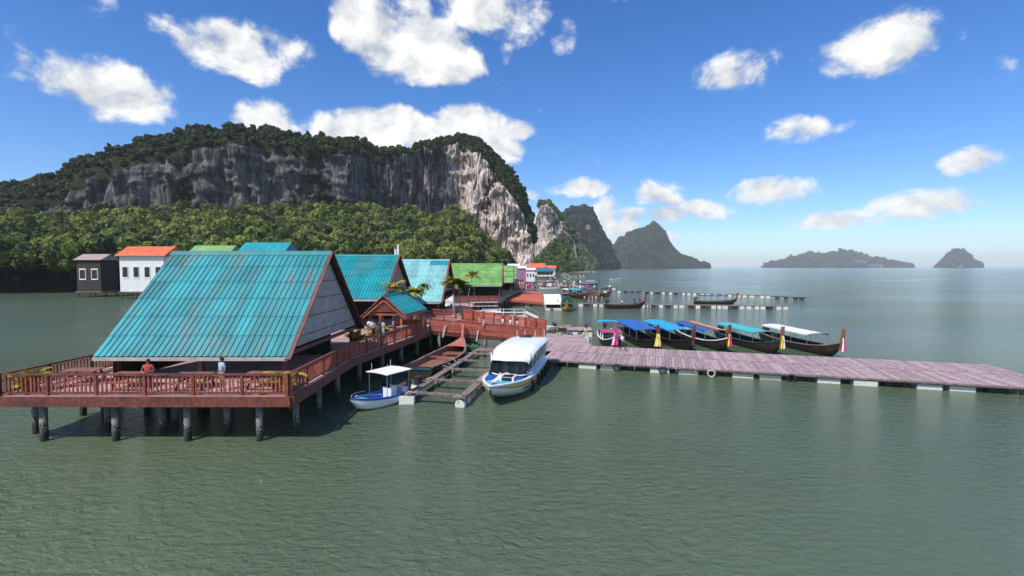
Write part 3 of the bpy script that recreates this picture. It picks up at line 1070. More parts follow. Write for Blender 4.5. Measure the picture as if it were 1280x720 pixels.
def hall(name, label, cat, gx, cy, hs, L, ze, zr, roofmat, rz=0.0, z0=DECK, sheet=1.36, course=1.4, gable='gable_grey', posts=True,
         patches=(), group=None, barge='dark_red', wall=None, far_slope=True, gable_low=None):
    """origin on the deck under the middle of the gable; ridge runs back along local -x"""
    r = thing(name, label, cat, (gx, cy, z0), rz, group)
    rise = zr - ze
    e, rr = ze - z0, zr - z0
    a = math.atan2(rise, hs)
    sl = math.hypot(rise, hs)
    th = .10
    up = MB()
    for s in (-1, 1):
        up.add([(-L, s * hs, e - th), (0, s * hs, e - th), (0, 0, rr - th), (-L, 0, rr - th),
                (-L, s * hs, e - .02), (0, s * hs, e - .02), (0, 0, rr - .02), (-L, 0, rr - .02)],
               [(0, 1, 2, 3), (4, 7, 6, 5), (0, 4, 5, 1), (1, 5, 6, 2), (3, 7, 4, 0)])
    roof = up.build('roof', M['dark_in'], r)
    ridge = MB()
    ridge.loft([[(x, -.30, rr - .30 * math.tan(a) + .07), (x, 0, rr + .10), (x, .30, rr - .30 * math.tan(a) + .07)] for x in (-L - .05, .08)])
    ridge.build('ridge_cap', M[roofmat], roof)
    nc_ = max(1, round(L / sheet))
    nr_ = max(1, round(sl / course))
    w, l = L / nc_, sl / nr_
    me = corr_mesh('roof_sheet', w * 1.0, l * 1.03, M[roofmat], max(2, round(w / .34)))
    rg_ = random.Random(int(L * 100))
    for s in (-1, 1):
        if s == 1 and not far_slope:
            continue
        for i in range(nr_):
            for j in range(nc_):
                t_ = i / nr_
                y = s * hs * (1 - t_)
                z = e + rise * t_ + .045
                x = (-L + j * w) if s == -1 else (-L + (j + 1) * w)
                o = put('roof_sheet', me, roof, (x, y, z + rg_.uniform(0, .008)), (a - .024, 0, 0 if s == -1 else PI))
                for (pi_, pj_, pm) in patches:
                    if s == -1 and i == pi_ and j == pj_:
                        o.data = corr_mesh('roof_sheet', w, l * 1.03, M[pm], max(2, round(w / .34)))
    # gable: boards set back a little, bargeboards proud
    gb = MB()
    cut = .02 if gable_low is None else gable_low
    yb = hs * (1 - cut) - .25
    gb.add([(-.35, -yb, e + rise * cut), (-.35, yb, e + rise * cut), (-.35, 0, rr - .12), (-.42, -yb, e + rise * cut), (-.42, yb, e + rise * cut), (-.42, 0, rr - .12)],
           [(0, 1, 2), (5, 4, 3), (0, 3, 4, 1), (1, 4, 5, 2), (2, 5, 3, 0)])
    gp = gb.build('gable_panel', M[gable], r)
    for k in range(5):
        zz = e + rise * (cut + (1 - cut) * (k + .5) / 5.3)
        hw = hs * (1 - (zz - e) / rise) - .35
        if hw > .3:
            MB().box((-.335, 0, zz), (.03, hw * 2, .05)).build('batten', M[barge], gp)
    for s in (-1, 1):
        MB().beam((.02, s * (hs + .12), e - .10), (.02, 0, rr + .12 - .10), .06, .34, up=(1, 0, 0)).build('bargeboard', M[barge], r)
        MB().box((-L / 2, s * (hs + .05), e - .09), (L, .05, .20)).build('fascia', M['cream'], r)
    if posts:
        k = max(2, int(L / 3.2))
        for s in (-1, 1):
            for i in range(k):
                MB().box((-.6 - i * (L - 1.2) / (k - 1), s * (hs - .9), (e + .35) / 2), (.24, .24, e + .35)).build('column', M['dark_red'], r)
        MB().box((-L * .5, hs * .25, (e) / 2 + .2), (L - 1.5, .12, e + .4)).build('dark_inner_wall', M['dark_in'], r)  # inner wall added, near-black to make the open hall dark
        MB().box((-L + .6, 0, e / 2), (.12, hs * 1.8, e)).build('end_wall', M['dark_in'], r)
        MB().box((-.38, 0, e + .05), (.16, hs * 1.9, .22)).build('tie_beam', M['dark_red'], r)
    return r


hall('waterfront_hall', 'large hall with bright teal ribbed roof behind the small pavilion', 'hall', -13.4, 57.0, 7.0, 13.6, 5.4, 10.15, 'teal', gable_low=.12)
hall('waterfront_hall', 'hall with faded pale teal roof patched in darker teal', 'hall', -9.15, 70.0, 8.0, 9.2, 4.2, 9.8, 'teal_pale', z0=DECK,
     patches=((6, 5, 'teal'), (6, 6, 'teal'), (2, 2, 'teal'), (1, 3, 'teal')), gable_low=.2)
hall('waterfront_hall', 'low eaved teal roofed hall with boarded gable nearest the railing', 'hall', -12.5, 33.2, 6.6, 10.9, 3.75, 9.8, 'teal_old', gable='cream', gable_low=.05)
hall('waterfront_hall', 'long hall with bright green sheet roof behind the palms', 'hall', -2.3, 116.0, 8.0, 12.6, 4.55, 9.55, 'green_roof', course=1.55)
hall('stilt_house', 'narrow dull green roof next to the long green roofed hall', 'house', .35, 137.0, 6.0, 8.0, 4.6, 9.1, 'green_roof', course=2.2, sheet=2.0)
hall('stilt_house', 'greyish green roof between green hall and purple house', 'house', 1.55, 153.0, 6.0, 8.0, 4.6, 9.0, 'green_dull', course=2.2, sheet=2.0)
# two white vent pipes sticking up behind the teal ridge
for px, hh, lbl in ((494.3, 2.9, 'shorter of two white vent pipes behind the bright teal ridge'), (497.6, 3.5, 'taller of two white vent pipes behind the bright teal ridge')):
    p = D(px, 319, 61.5)
    vp = MB().box((0, 0, 0), (.22, .22, hh)).box((0, 0, hh / 2 + .03), (.30, .30, .08)).build('vent_pipe', M['white'], None, False, (p.x, p.y, p.z - 2.2 + hh / 2))
    tag(vp, lbl, 'pipe')

# second deck under the green roofed houses, terrace railing
deck2 = struct(prism([(-2.0, 86), (-1.0, 104), (2.2, 130), (3.4, 160), (-26, 160), (-26, 84.2), (-9.6, 84.2)], DECK - .35, DECK - .05).build('back_boardwalk', M['dark_hull']))
for i in range(12):
    q = Vector((-9.0 + i * .62, 86.4, -.03))
    put('pile', pile_me, deck2, q)
for i in range(10):
    t_ = i / 9
    q = Vector((-2.4, 87, -.03)).lerp(Vector((2.6, 150, -.03)), t_)
    put('pile', pile_me, deck2, q)
simple_fence('terrace_fence', 'brick red terrace fence below the green sheet roof', (-9.6, 85.0, DECK - .05), (-2.3, 86.4, DECK - .05), 1.15, 'plank_red', .16)

# ------------------------------------------------------------------ small open pavilion
def pavilion():
    ax = Vector((.16, .987, 0))
    c = Vector((-11.55, 43.2, DECK))
    rz = math.atan2(ax.y, ax.x)                       # local +x = ridge direction going away
    r = thing('open_pavilion', 'small open pavilion with teal roof and red bargeboards', 'pavilion', c, rz)
    hw, L, e, rr = 1.95, 5.9, 2.12, 3.78
    a = math.atan2(rr - e, hw)
    up = MB()
    for s in (-1, 1):
        up.add([(0, s * hw, e - .08), (L, s * hw, e - .08), (L, 0, rr - .08), (0, 0, rr - .08), (0, s * hw, e), (L, s * hw, e), (L, 0, rr), (0, 0, rr)],
               [(0, 1, 2, 3), (4, 7, 6, 5), (0, 4, 5, 1), (1, 5, 6, 2), (3, 7, 4, 0)])
    roof = up.build('roof', M['red_wood'], r)
    sl = math.hypot(hw, rr - e)
    nc_, nr_ = 6, 5
    me = corr_mesh('roof_sheet', L / nc_, sl / nr_ * 1.05, M['teal'], 4, .03)
    for s in (-1, 1):
        for i in range(nr_):
            for j in range(nc_):
                t_ = i / nr_
                put('roof_sheet', me, roof, ((j if s == -1 else j + 1) * L / nc_, s * hw * (1 - t_), e + (rr - e) * t_ + .03), (a - .02, 0, 0 if s == -1 else PI))
    ridge = MB()
    ridge.loft([[(x, -.16, rr - .06), (x, 0, rr + .12), (x, .16, rr - .06)] for x in (-.05, L + .05)])
    ridge.build('ridge_cap', M['teal_dark'], roof)
    for k in range(22):
        MB().box((k * L / 21, 0, rr + .12), (.10, .07, .13)).build('ridge_tile', M['teal_dark'], roof)
    for s in (-1, 1):
        MB().beam((-.06, s * (hw + .22), e - .24), (-.06, 0, rr + .04), .07, .30, up=(1, 0, 0)).build('bargeboard', M['red_wood'], r)
        lace = MB()
        for k in range(16):
            t_ = (k + .5) / 16
            lace.box((-.10, s * (hw + .12) * (1 - t_), e - .40 + (rr - e) * t_), (.03, .09, .14))
        lace.build('carved_trim', M['ornament'], r)
        MB().box((L / 2, s * (hw + .02), e - .14), (L, .06, .26)).build('fascia', M['red_wood'], r)
        for x in (.35, L / 2, L - .35):
            MB().box((x, s * (hw - .45), e / 2 + .1), (.17, .17, e + .2)).build('post', M['red_wood'], r)
    gb = MB()
    for x in (.06, L - .06):
        gb.add([(x, -hw + .3, e + .2), (x, hw - .3, e + .2), (x, 0, rr - .1)], [(0, 1, 2)])
    gb.build('gable_board', M['dark_red'], r)
    MB().box((.25, 0, e - .02), (.14, hw * 2 - .5, .2)).build('cross_beam', M['red_wood'], r)
    MB().box((L - .3, 0, .55), (.08, hw * 2 - 1.0, 1.0)).build('end_panel', M['plank_red'], r)
    MB().box((L / 2 + .3, hw - 1.0, .45), (L - 1.6, .4, .07)).build('bench', M['plank_red'], r)
    return r


pavilion()

# ------------------------------------------------------------------ plank pier on floats
PO = W(686, 449.5, .62)
PX = (W(842, 458.5, .62) - PO).normalized()
PRZ = math.atan2(PX.y, PX.x)
pier = thing('plank_pier', 'long weathered grey pink plank pier floating beside the speedboat', 'pier', (PO.x, PO.y, 0), PRZ)
PL, PD1, PD2 = 36.0, 4.3, 4.3
rgp = random.Random(9)
plank_me = [MB().box((0, 0, 0), (w, 1.0, .05)).mesh('plank', M['pier_wood']) for w in (.240, .248, .236)]


def plank_row(y0, depth, x0, x1, step, par, z):
    n = int((x1 - x0) / step)
    for i in range(n):
        x = x0 + (i + .5) * step
        put('plank', plank_me[i % 3], par, (x, y0 + depth / 2 + rgp.uniform(-.05, .05), z + rgp.uniform(-.008, .008)),
            (rgp.uniform(-.004, .004), 0, rgp.uniform(-.008, .008)), (step / .268, depth * rgp.uniform(.975, .998), 1))


plank_row(0.0, PD1, -.65, PL, .268, pier, .595)
plank_row(PD1 + .04, PD2, -2.3, PL, .268, pier, .60)
MB().box((PL / 2, PD1 + .02, .645), (PL, .14, .04)).build('centre_board', M['pier_wood'], pier)
for y in (.15, 4.2, 8.4):
    MB().box((PL / 2 + .2, y, .47), (PL - .2, .16, .18)).build('bearer', M['grey_wood'], pier)
MB().box((PL / 2 + .2, -.02, .54), (PL, .05, .12)).build('fascia_board', M['grey_wood'], pier)
fl_me = MB().box((0, 0, 0), (1.5, 1.0, .55)).mesh('float', M['float_white'])
fd_me = MB().tube([(-.6, 0, 0), (.6, 0, 0)], .29, 10).mesh('float', M['float_dark'], True)
for i in range(17):
    for y in (.7, 4.2, 7.8):
        q = put('float', fl_me if (i * 7 + int(y)) % 3 else fd_me, pier, (1.2 + i * 2.05 + rgp.uniform(-.2, .2), y + rgp.uniform(-.15, .1), .11))
for x, k in ((5.9, 0), (13.3, 1), (9.6, 0), (19.0, 0)):
    MB().torus((x, -.12, .28), .27, .07, 'y').build('tyre_fender', M['black'] if not k else M['rope'], pier, True)
for x in (1.6, 4.8, 7.3, 10.6, 12.1):
    MB().tube([(x, -.05, .64), (x + .05, -.1, .4), (x + .02, -.08, .05)], .022, 5).build('rope', M['rope'], pier, True)
# older section behind, boards running lengthways
pier2 = thing('plank_landing', 'older plank landing with lengthwise boards behind the long pier', 'pier', (PO.x, PO.y, 0), PRZ)
for i in range(28):
    y = 8.78 + i * .272
    x1 = 2.6 + rgp.uniform(-.15, .1) - .08 * i
    x0 = -2.7 + rgp.uniform(-.1, .1) - .07 * i
    MB().box(((x0 + x1) / 2, y, .60 + rgp.uniform(-.008, .008)), (x1 - x0, .25, .05)).build('plank', M['pier_wood'], pier2)
for x in (-2.6, -.4, 1.2):
    MB().box((x - .6, 12.5, .47), (.16, 7.4, .17)).build('bearer', M['grey_wood'], pier2)
    for y in (9.6, 12.5, 15.6):
        put('float', fl_me, pier2, (x - .5, y, .11))
plat = thing('raised_platform', 'small raised plank platform behind the man in yellow shorts', 'platform', (8.7, 61.6, 0), -.08)
for i in range(12):
    put('plank', plank_me[i % 3], plat, (-1.5 + i * .268, 0, .82), None, (1.05, 3.2, 1))
for y in (-1.2, 1.2):
    MB().box((0, y, .70), (3.3, .14, .16)).build('bearer', M['grey_wood'], plat)
    for x in (-.9, .9):
        put('float', fl_me, plat, (x, y, .25), None, (.8, .8, 1.2))


for k, (x, y) in enumerate(((-2.2, 15.2), (-1.0, 15.9), (.6, 14.6))):
    cl = MB()
    rg2 = random.Random(k)
    pts = [Vector((x + (.25 + .12 * rg2.random()) * math.cos(a * .9) + .1 * rg2.random(), y + .3 * math.sin(a * .9), .66 + .012 * a)) for a in range(24)]
    cl.tube(pts, .03, 5)
    ro = cl.build('rope_coil', M['rope'] if k != 1 else M['canvas_navy'], None, True, (PO.x, PO.y, 0))
    ro.rotation_euler = (0, 0, PRZ)
    tag(ro, ['pale rope coil lying on the landing beside the grey dinghy', 'dark blue rope coil lying between two pale coils on the landing', 'pale rope coil lying on the landing near the raised platform'][k], 'rope')


def on_pier(x, y, z=.63):
    return Vector((PO.x, PO.y, 0)) + Matrix.Rotation(PRZ, 3, 'Z') @ Vector((x, y, z))


# ------------------------------------------------------------------ open frame jetty on floats
jf = thing('jetty_frame', 'open timber jetty frame on white floats between the moored boats', 'jetty', (W(511, 494, .55).x, W(511, 494, .55).y, 0))
o0 = Vector(jf.location)
JA, JB = W(511, 493.5, .55) - o0, W(600, 436.5, .55) - o0
KA, KB = W(577, 497.5, .55) - o0, W(577, 497.5, .55) - o0 + (JB - JA)
rgp = random.Random(4)


def pl(a, b, w, h, nm='beam', m='grey_wood', dz=0):
    MB().beam(a + Vector((0, 0, dz)), b + Vector((0, 0, dz)), w, h).build(nm, M[m], jf)


n = 4
for i in range(n):
    j = Vector((rgp.uniform(-.05, .05), 0, .012 * (i % 2)))
    pl(JA.lerp(JB, i / n - .008) + j, JA.lerp(JB, (i + 1) / n + .008) + j, .50, .12)
    pl(KA.lerp(KB, i / n - .008) + j, KA.lerp(KB, (i + 1) / n + .008) + j, .56, .12, 'beam', 'grey_wood' if i != 1 else 'pier_wood')
for i, tq in enumerate((0.01, .22, .43, .64, .83)):
    a, b = JA.lerp(JB, tq), KA.lerp(KB, tq)
    d = (b - a).normalized()
    pl(a - d * .3, b + d * .3, .32, .11, 'cross_beam', dz=.118)
for i in range(5):
    a, b = JA.lerp(JB, .90 + i * .022), KA.lerp(KB, .90 + i * .022)
    pl(a, b, .30, .05, 'end_board', 'grey_wood', .17)
blk = MB().box((0, 0, 0), (.95, .62, .60)).mesh('float_block', M['float_white'])
fr = math.atan2((JB - JA).y, (JB - JA).x)
put('float_block', blk, jf, JA + Vector((-.12, .05, -.36)), (0, 0, .05))
drum = MB().tube([(-.75, 0, 0), (-.70, 0, 0), (.70, 0, 0), (.75, 0, 0)], [.30, .34, .34, .30], 14)
drum = drum.mesh('float_drum', M['float_white'], False)
put('float_drum', drum, jf, KA + Vector((.05, .55, -.42)), (0, 0, fr))
for tq in (.13, .33, .55, .78):
    for A, B in ((JA, JB), (KA, KB)):
        put('float_block' if tq != .33 else 'float_drum', blk if tq != .33 else drum, jf, A.lerp(B, tq) + Vector((0, 0, -.40)), (0, 0, fr), (.7, .6, .8))
MB().torus(KA + Vector((.0, .02, -.35)), .36, .03, 'y', 18, 5).build('strap', M['black'], jf, True)
for px, py in ((560, 456), (556, 459), (513, 492), (573, 497), (539, 474)):
    p = W(px, py, .70) - o0
    MB().tube([p + Vector((-.3, 0, .0)), p + Vector((-.1, .15, .10)), p + Vector((.15, -.05, .08)), p + Vector((.3, .1, -.02)), p + Vector((0, .2, .05))], .035, 5).build('rope_lashing', M['rope'], jf, True)


nt_ = thing('fishing_net', 'green fishing net heaped over the far end of jetty frame', 'net', W(589, 433, .55))
rows = []
for i in range(9):
    rows.append([Vector((-.9 + 1.8 * k / 9 + .12 * math.sin(i * 2.3 + k), -.8 + 1.6 * i / 8 + .1 * math.sin(k * 1.9 + i), .10 + .42 * math.sin(PI * i / 8) * math.sin(PI * k / 9) * (1 + .4 * math.sin(k * 2.1 + i * 1.3)))) for k in range(10)])
MB().loft(rows).loft([[Vector((p.x, p.y, -.6)) for p in rows[0]], rows[0]]).build('heap', M['net_green'], nt_, True)

# ------------------------------------------------------------------ boats
def smooth_tab(tab, x):
    return float(np.interp(x, [a for a, _ in tab], [b for _, b in tab]))


def longtail(name, label, L=12.5, beam=2.2, hull='black_hull', inner='brown_wood', edge_m='teal_edge', prow=1.5, free=.62, canopy=None,
             can=(-4.5, 2.5, 2.0), engine=True, ribbons=(), thwarts=4, stern_w=.62, arch=.11, drop=.14, hood=False, prow_m=None, group=None, floor_z=.18, detail=True, benches=True):
    """bow at local +y, keel amidships a little below the water"""
    r = thing(name, label, 'boat', (0, 0, 0), 0, group)
    H = L / 2
    st = np.linspace(-H, H, 19)
    bt = [(-H, stern_w), (-H * .6, .88), (-H * .1, 1.0), (H * .35, .92), (H * .65, .66), (H * .85, .34), (H * .96, .12), (H, .05)]
    gt = [(-H, free + .18), (-H * .5, free + .02), (0, free), (H * .5, free + .12), (H * .8, free + .42), (H, free + .85)]
    kt = [(-H, -.12), (-H * .5, -.25), (H * .5, -.22), (H * .8, .02), (H, free + .35)]
    def ring(y, inset=0.0, lift=0.0):
        b = smooth_tab(bt, y) * beam / 2 - inset
        b = max(b, .015)
        g_, k_ = smooth_tab(gt, y), smooth_tab(kt, y) + lift
        pts = []
        for s in (-1, 1):
            side = [(s * b, g_), (s * b * .93, k_ + (g_ - k_) * .55), (s * b * .72, k_ + (g_ - k_) * .18), (s * b * .35, k_ + (g_ - k_) * .03)]
            pts.append([Vector((x, y, z)) for x, z in side])
        return pts[0] + [Vector((0, y, k_))] + pts[1][::-1]
    ho = MB()
    ho.loft([ring(y) for y in st])
    rs = ring(-H)
    ho.add(rs, [tuple(range(len(rs)))])
    ho.build('hull', M[hull], r, True)
    hi = MB()
    hi.loft([ring(y, .05, .08)[::-1] for y in st[:-1]])
    hi.build('lining', M[inner], r, True)
    gw = MB()
    for s in (-1, 1):
        rails = []
        for y in st:
            b, g_ = smooth_tab(bt, y) * beam / 2, smooth_tab(gt, y)
            rails.append([Vector((s * (b - .11), y, g_ - .05)), Vector((s * (b + .05), y, g_ - .05)), Vector((s * (b + .05), y, g_ + .045)), Vector((s * (b - .11), y, g_ + .045))])
        MB().loft(rails, True, True).build('gunwale', M[edge_m], r)
    fl = MB()
    ys_ = [y for y in st if -H * .95 < y < H * .8]
    fl.loft([[(-smooth_tab(bt, y) * beam / 2 * .78, y, floor_z), (smooth_tab(bt, y) * beam / 2 * .78, y, floor_z)] for y in ys_])
    fl.build('floor_boards', M[inner], r)
    if benches:
        for k in range(thwarts):
            y = -H * .55 + k * (H * 1.15) / max(1, thwarts - 1)
            b = smooth_tab(bt, y) * beam / 2 - .06
            MB().box((0, y, smooth_tab(gt, y) - .16), (b * 2, .28, .05)).build('thwart', M[inner], r)
    # foredeck and prow
    fd = MB()
    fy = [H * .62, H * .75, H * .88, H * .98]
    fd.loft([[(-smooth_tab(bt, y) * beam / 2 + .03, y, smooth_tab(gt, y) + .02), (0, y, smooth_tab(gt, y) + .07), (smooth_tab(bt, y) * beam / 2 - .03, y, smooth_tab(gt, y) + .02)] for y in fy])
    fd.build('foredeck', M[prow_m or inner], r)
    g1 = smooth_tab(gt, H)
    pr = MB()
    pr.loft([[Vector((-w, y - t_, z)), Vector((w, y - t_, z)), Vector((w * .8, y + t_, z)), Vector((-w * .8, y + t_, z))]
             for w, t_, y, z in ((.10, .16, H - .22, g1 - .75), (.11, .17, H - .02, g1), (.12, .13, H + .16, g1 + prow * .55), (.15, .10, H + .22, g1 + prow))], True, True)
    pr.build('prow', M[prow_m or inner], r)
    if canopy:
        y0, y1, cz = can
        cm = canopy if isinstance(canopy, (list, tuple)) else [canopy]
        hw = beam / 2 * .98
        nx = 9
        rows = []
        ny = 9
        for i in range(ny):
            y = y0 + (y1 - y0) * i / (ny - 1)
            sag = .05 * math.sin(i * PI * 2) + (.03 if i % 2 else 0)
            rows.append([Vector((-hw + 2 * hw * k / (nx - 1), y, cz + arch * math.cos((k / (nx - 1) - .5) * PI) - sag)) for k in range(nx)])
        cb = MB()
        rm = [int(k * len(cm) / (nx - 1)) for k in range(nx - 1)]
        cb.loft(rows, row_m=rm)
        cb.loft([[p - Vector((0, 0, .02)) for p in q][::-1] for q in rows], row_m=rm[::-1])
        # hanging edge
        for k in (0, nx - 1):
            cb.loft([[q[k], q[k] - Vector((0, 0, drop))] for q in rows], mi=rm[min(k, nx - 2)])
        if hood:
            top_ = rows[-1]
            cb.add([p + Vector((0, .01, 0)) for p in top_], [tuple(range(nx))])
            cb.add([p + Vector((0, -.02, 0)) for p in rows[0]], [tuple(range(nx))[::-1]])
        cb.build('canopy', [M[c] for c in cm], r, not hood)
        for i in range(4):
            y = y0 + .15 + (y1 - y0 - .3) * i / 3
            for s in (-1, 1):
                MB().tube([(s * hw * .92, y, smooth_tab(gt, y) - .05), (s * hw * .96, y, cz + .02)], .03, 6).build('canopy_post', M['metal'] if detail else M['red_wood'], r)
    if engine:
        e = MB()
        e.box((0, -H + .2, free + .62), (.42, .75, .42))
        e.tube([(0, -H + .2, free + .05), (0, -H + .2, free + .5)], .07, 6)
        e.tube([(.18, -H + .1, free + .8), (.22, -H + .1, free + 1.15)], .05, 6)
        e.ball((-.1, -H + .45, free + .85), .16, 8, 5)
        e.tube([(0, -H - .1, free + .6), (0, -H - 2.6, .25)], .035, 6)
        e.tube([(0, -H + .5, free + .7), (.1, -H + 1.5, free + .95)], .025, 6)
        e.build('engine', M['engine'], r)
    for i, rb in enumerate(ribbons):
        b = MB()
        x0 = (i - (len(ribbons) - 1) / 2) * .22
        yb = H + .26
        rows = []
        for k in range(7):
            t_ = k / 6
            wv = .045 + .065 * t_ + .02 * math.sin(k * 1.7 + i)
            rows.append([Vector((x0 * (.45 + .6 * t_) + .12 * t_ * t_ + q * wv, yb + .06 * math.sin(q * 9 + i) + .22 * t_, g1 + .45 - 1.25 * t_)) for q in (-1, -.4, .2, .7, 1)])
        b.loft(rows)
        b.loft([[p + Vector((0, -.03, 0)) for p in q][::-1] for q in rows])
        b.build('ribbon', M[rb], r, True)
    return r


def place(o, p, bow_dir, z=0.0, scale=None):
    o.location = (p[0], p[1], z)
    o.rotation_euler = (0, 0, math.atan2(-bow_dir[0], bow_dir[1]))
    if scale:
        o.scale = (scale,) * 3
    return o


# red brown open boat between walkway and frame
lb = longtail('longtail_boat', 'open wooden longtail boat with brown inside moored beside the boardwalk', 11.2, 3.0, 'dark_hull', 'brown_wood', 'grey_wood',
              1.35, .86, None, engine=False, thwarts=3, stern_w=.80, prow_m='pink_wood', floor_z=.36)
place(lb, (-6.15, 42.6), (2.35, 10.9))
for ch in list(lb.children):
    if ch.name.startswith('thwart'):
        ch.scale = (1, 1.5, 1)
MB().box((-.2, -2.0, .52), (1.5, 3.2, .05)).build('floor_panel', M['brown_wood'], lb)
MB().box((0, 2.6, .62), (1.7, 1.5, .05)).build('floor_panel', M['brown_wood'], lb)
MB().box((0, -5.62, .86), (2.1, .10, .16)).build('transom_rail', M['teal_edge'], lb)
MB().tube([(1.25, -1.6, .95), (1.6, -1.9, 1.0), (2.0, -2.2, .78)], .03, 5).build('mooring_rope', M['rope'], lb, True)


def speedboat():
    r = thing('speedboat', 'white passenger speedboat with white hardtop and yellow hull stripe', 'boat')
    H = 6.1
    st = [-H, -4.5, -3, -1.5, 0, 1.2, 2.2, 3.1, 3.9, 4.6, 5.2, 5.65, 5.95, 6.1]
    bt = [(-H, 1.42), (-3, 1.6), (0, 1.68), (2.2, 1.62), (3.5, 1.40), (4.5, 1.02), (5.2, .66), (5.7, .34), (6.1, .05)]
    gt = [(-H, .95), (-2, .98), (1, 1.05), (3, 1.15), (5, 1.30), (H, 1.38)]
    kt = [(-H, -.30), (0, -.38), (2.4, -.25), (3.5, .02), (4.6, .40), (5.4, .72), (5.9, 1.0), (H, 1.2)]
    rings = []
    for y in st:
        b, g_, k_ = smooth_tab(bt, y), smooth_tab(gt, y), smooth_tab(kt, y)
        ch = k_ + (g_ - k_) * .36
        half = [(b, g_), (b * 1.005, g_ - .07), (b * .995, g_ - .27 * min(1, (g_ - k_))), (b * .992, g_ - .32 * min(1, g_ - k_)), (b * .93, k_ + (g_ - k_) * .62), (b * .84, ch), (b * .45, k_ + (ch - k_) * .4), (0, k_)]
        rings.append([Vector((-x, y, z)) for x, z in half] + [Vector((x, y, z)) for x, z in half[-2::-1]])
    hb = MB()
    rm = [2, 1, 3, 0, 0, 0, 0, 0, 0, 0, 0, 3, 1, 2]
    hb.loft(rings, row_m=rm)
    hb.add(rings[0], [tuple(range(15))], 0)
    hb.build('hull', [M['white_gel'], M['yellow'], M['pale_blue'], M['black']], r, True)
    # rub rail / side deck
    for s in (-1, 1):
        rails = []
        for y in st:
            b, g_ = smooth_tab(bt, y), smooth_tab(gt, y)
            rails.append([Vector((s * max(b - .20, .0), y, g_ + .01)), Vector((s * (b + .03), y, g_ - .02)), Vector((s * (b + .03), y, g_ + .05)), Vector((s * max(b - .20, .0), y, g_ + .06))])
        MB().loft(rails, True, True).build('side_deck', M['white_gel'], r)
    fd = MB()
    ys_ = [1.9, 2.6, 3.3, 3.9, 4.6, 5.2, 5.7]
    fd.loft([[(-smooth_tab(bt, y) + .15, y, smooth_tab(gt, y) - .10), (0, y, smooth_tab(gt, y) - .06), (smooth_tab(bt, y) - .15, y, smooth_tab(gt, y) - .10)] for y in ys_])
    fd.build('foredeck', M['sky_blue'], r)
    # white centre walkway, hatch, seat wells
    MB().box((.46, 3.05, 1.12), (.34, 1.9, .10)).build('walkway', M['white_gel'], r)
    cb = MB().box((-.28, 2.75, 1.18), (.98, 1.1, .34)).build('companionway', M['white_gel'], r)
    MB().box((-.28, 3.31, 1.20), (.72, .03, .28)).build('door_opening', M['glass'], cb)
    MB().box((-.28, 2.85, 1.362), (.70, .75, .02)).build('hatch', M['glass'], cb)
    for x, w in ((.98, .55), (-1.10, .38)):
        MB().box((x, 2.75, 1.13), (w, .95, .22)).build('seat_well', M['blue'], r)
    bw = MB().box((0, 5.25, 1.33), (.22, .30, .10)).tube([(-.12, 5.1, 1.42), (.12, 5.45, 1.44)], .03, 6).tube([(.12, 5.1, 1.42), (-.12, 5.45, 1.44)], .03, 6)
    bw.build('anchor_roller', M['metal'], r)
    MB().box((0, 6.08, 1.0), (.10, .10, .26)).build('stem_fitting', M['black'], r)
    # cabin sides, windscreen
    y_f, y_r = 2.15, -5.5
    cab = MB()
    for s in (-1, 1):
        cab.loft([[(s * (smooth_tab(bt, y) - .18), y, smooth_tab(gt, y)), (s * (smooth_tab(bt, y) - .24), y, 1.50)] for y in (1.9, 0, -2, -4, -5.5)])
        cab.loft([[(s * (smooth_tab(bt, y) - .22), y, smooth_tab(gt, y)), (s * (smooth_tab(bt, y) - .28), y, 1.50)][::-1] for y in (1.9, 0, -2, -4, -5.5)])
    cab.build('cabin_side', M['pale_blue'], r)
    ws = MB()
    lo, hi = [], []
    for k in range(9):
        u = -1 + 2 * k / 8
        yb = 2.25 - .75 * u * u
        lo.append(Vector((u * 1.42, yb, 1.20)))
        hi.append(Vector((u * 1.42, yb - .38, 2.32)))
    ws.loft([lo, hi])
    ws.loft([[p + Vector((0, -.03, 0)) for p in hi], [p + Vector((0, -.03, 0)) for p in lo]])
    wo_ = ws.build('windscreen', M['glass'], r, True)
    for k in (0, 4, 8):
        MB().beam(lo[k] + Vector((0, .02, 0)), hi[k] + Vector((0, .02, 0)), .06, .05).build('windscreen_post', M['black'], wo_)
    fr_ = MB()
    fr_.tube([p + Vector((0, .02, .02)) for p in lo], .045, 6)
    fr_.build('windscreen_sill', M['white_gel'], wo_, True)
    # side window posts and dark panes
    yq = [1.3, .2, -1.0, -2.2, -3.4, -4.6, -5.5]
    for s in (-1, 1):
        for i, y in enumerate(yq):
            MB().beam((s * (smooth_tab(bt, y) - .26), y, 1.45), (s * 1.44, y - .12, 2.60), .07, .10).build('window_post', M['white_gel'], r)
        for y0, y1 in zip(yq[:-1], yq[1:]):
            b0, b1 = smooth_tab(bt, y0) - .30, smooth_tab(bt, y1) - .30
            MB().add([(s * b0, y0 - .03, 1.5), (s * b1, y1 + .05, 1.5), (s * 1.41, y1 - .07, 2.58), (s * 1.41, y0 - .15, 2.58)], [(0, 1, 2, 3) if s > 0 else (3, 2, 1, 0)]).build('window_pane', M['glass'], r)
        MB().tube([(s * (smooth_tab(bt, 1.5) - .12), 1.5, 1.30), (s * 1.50, -1.5, 1.75), (s * 1.48, -5.4, 1.75)], .025, 6).build('hand_rail', M['white_gel'], r, True)
    MB().box((0, -5.5, 1.45), (2.5, .06, .9)).build('stern_bulkhead', M['white_gel'], r)
    # hardtop
    top = MB()
    rows = []
    ysn = [2.30, 2.18, 1.7, .8, -.4, -1.8, -3.4, -4.8, -5.95, -6.15]
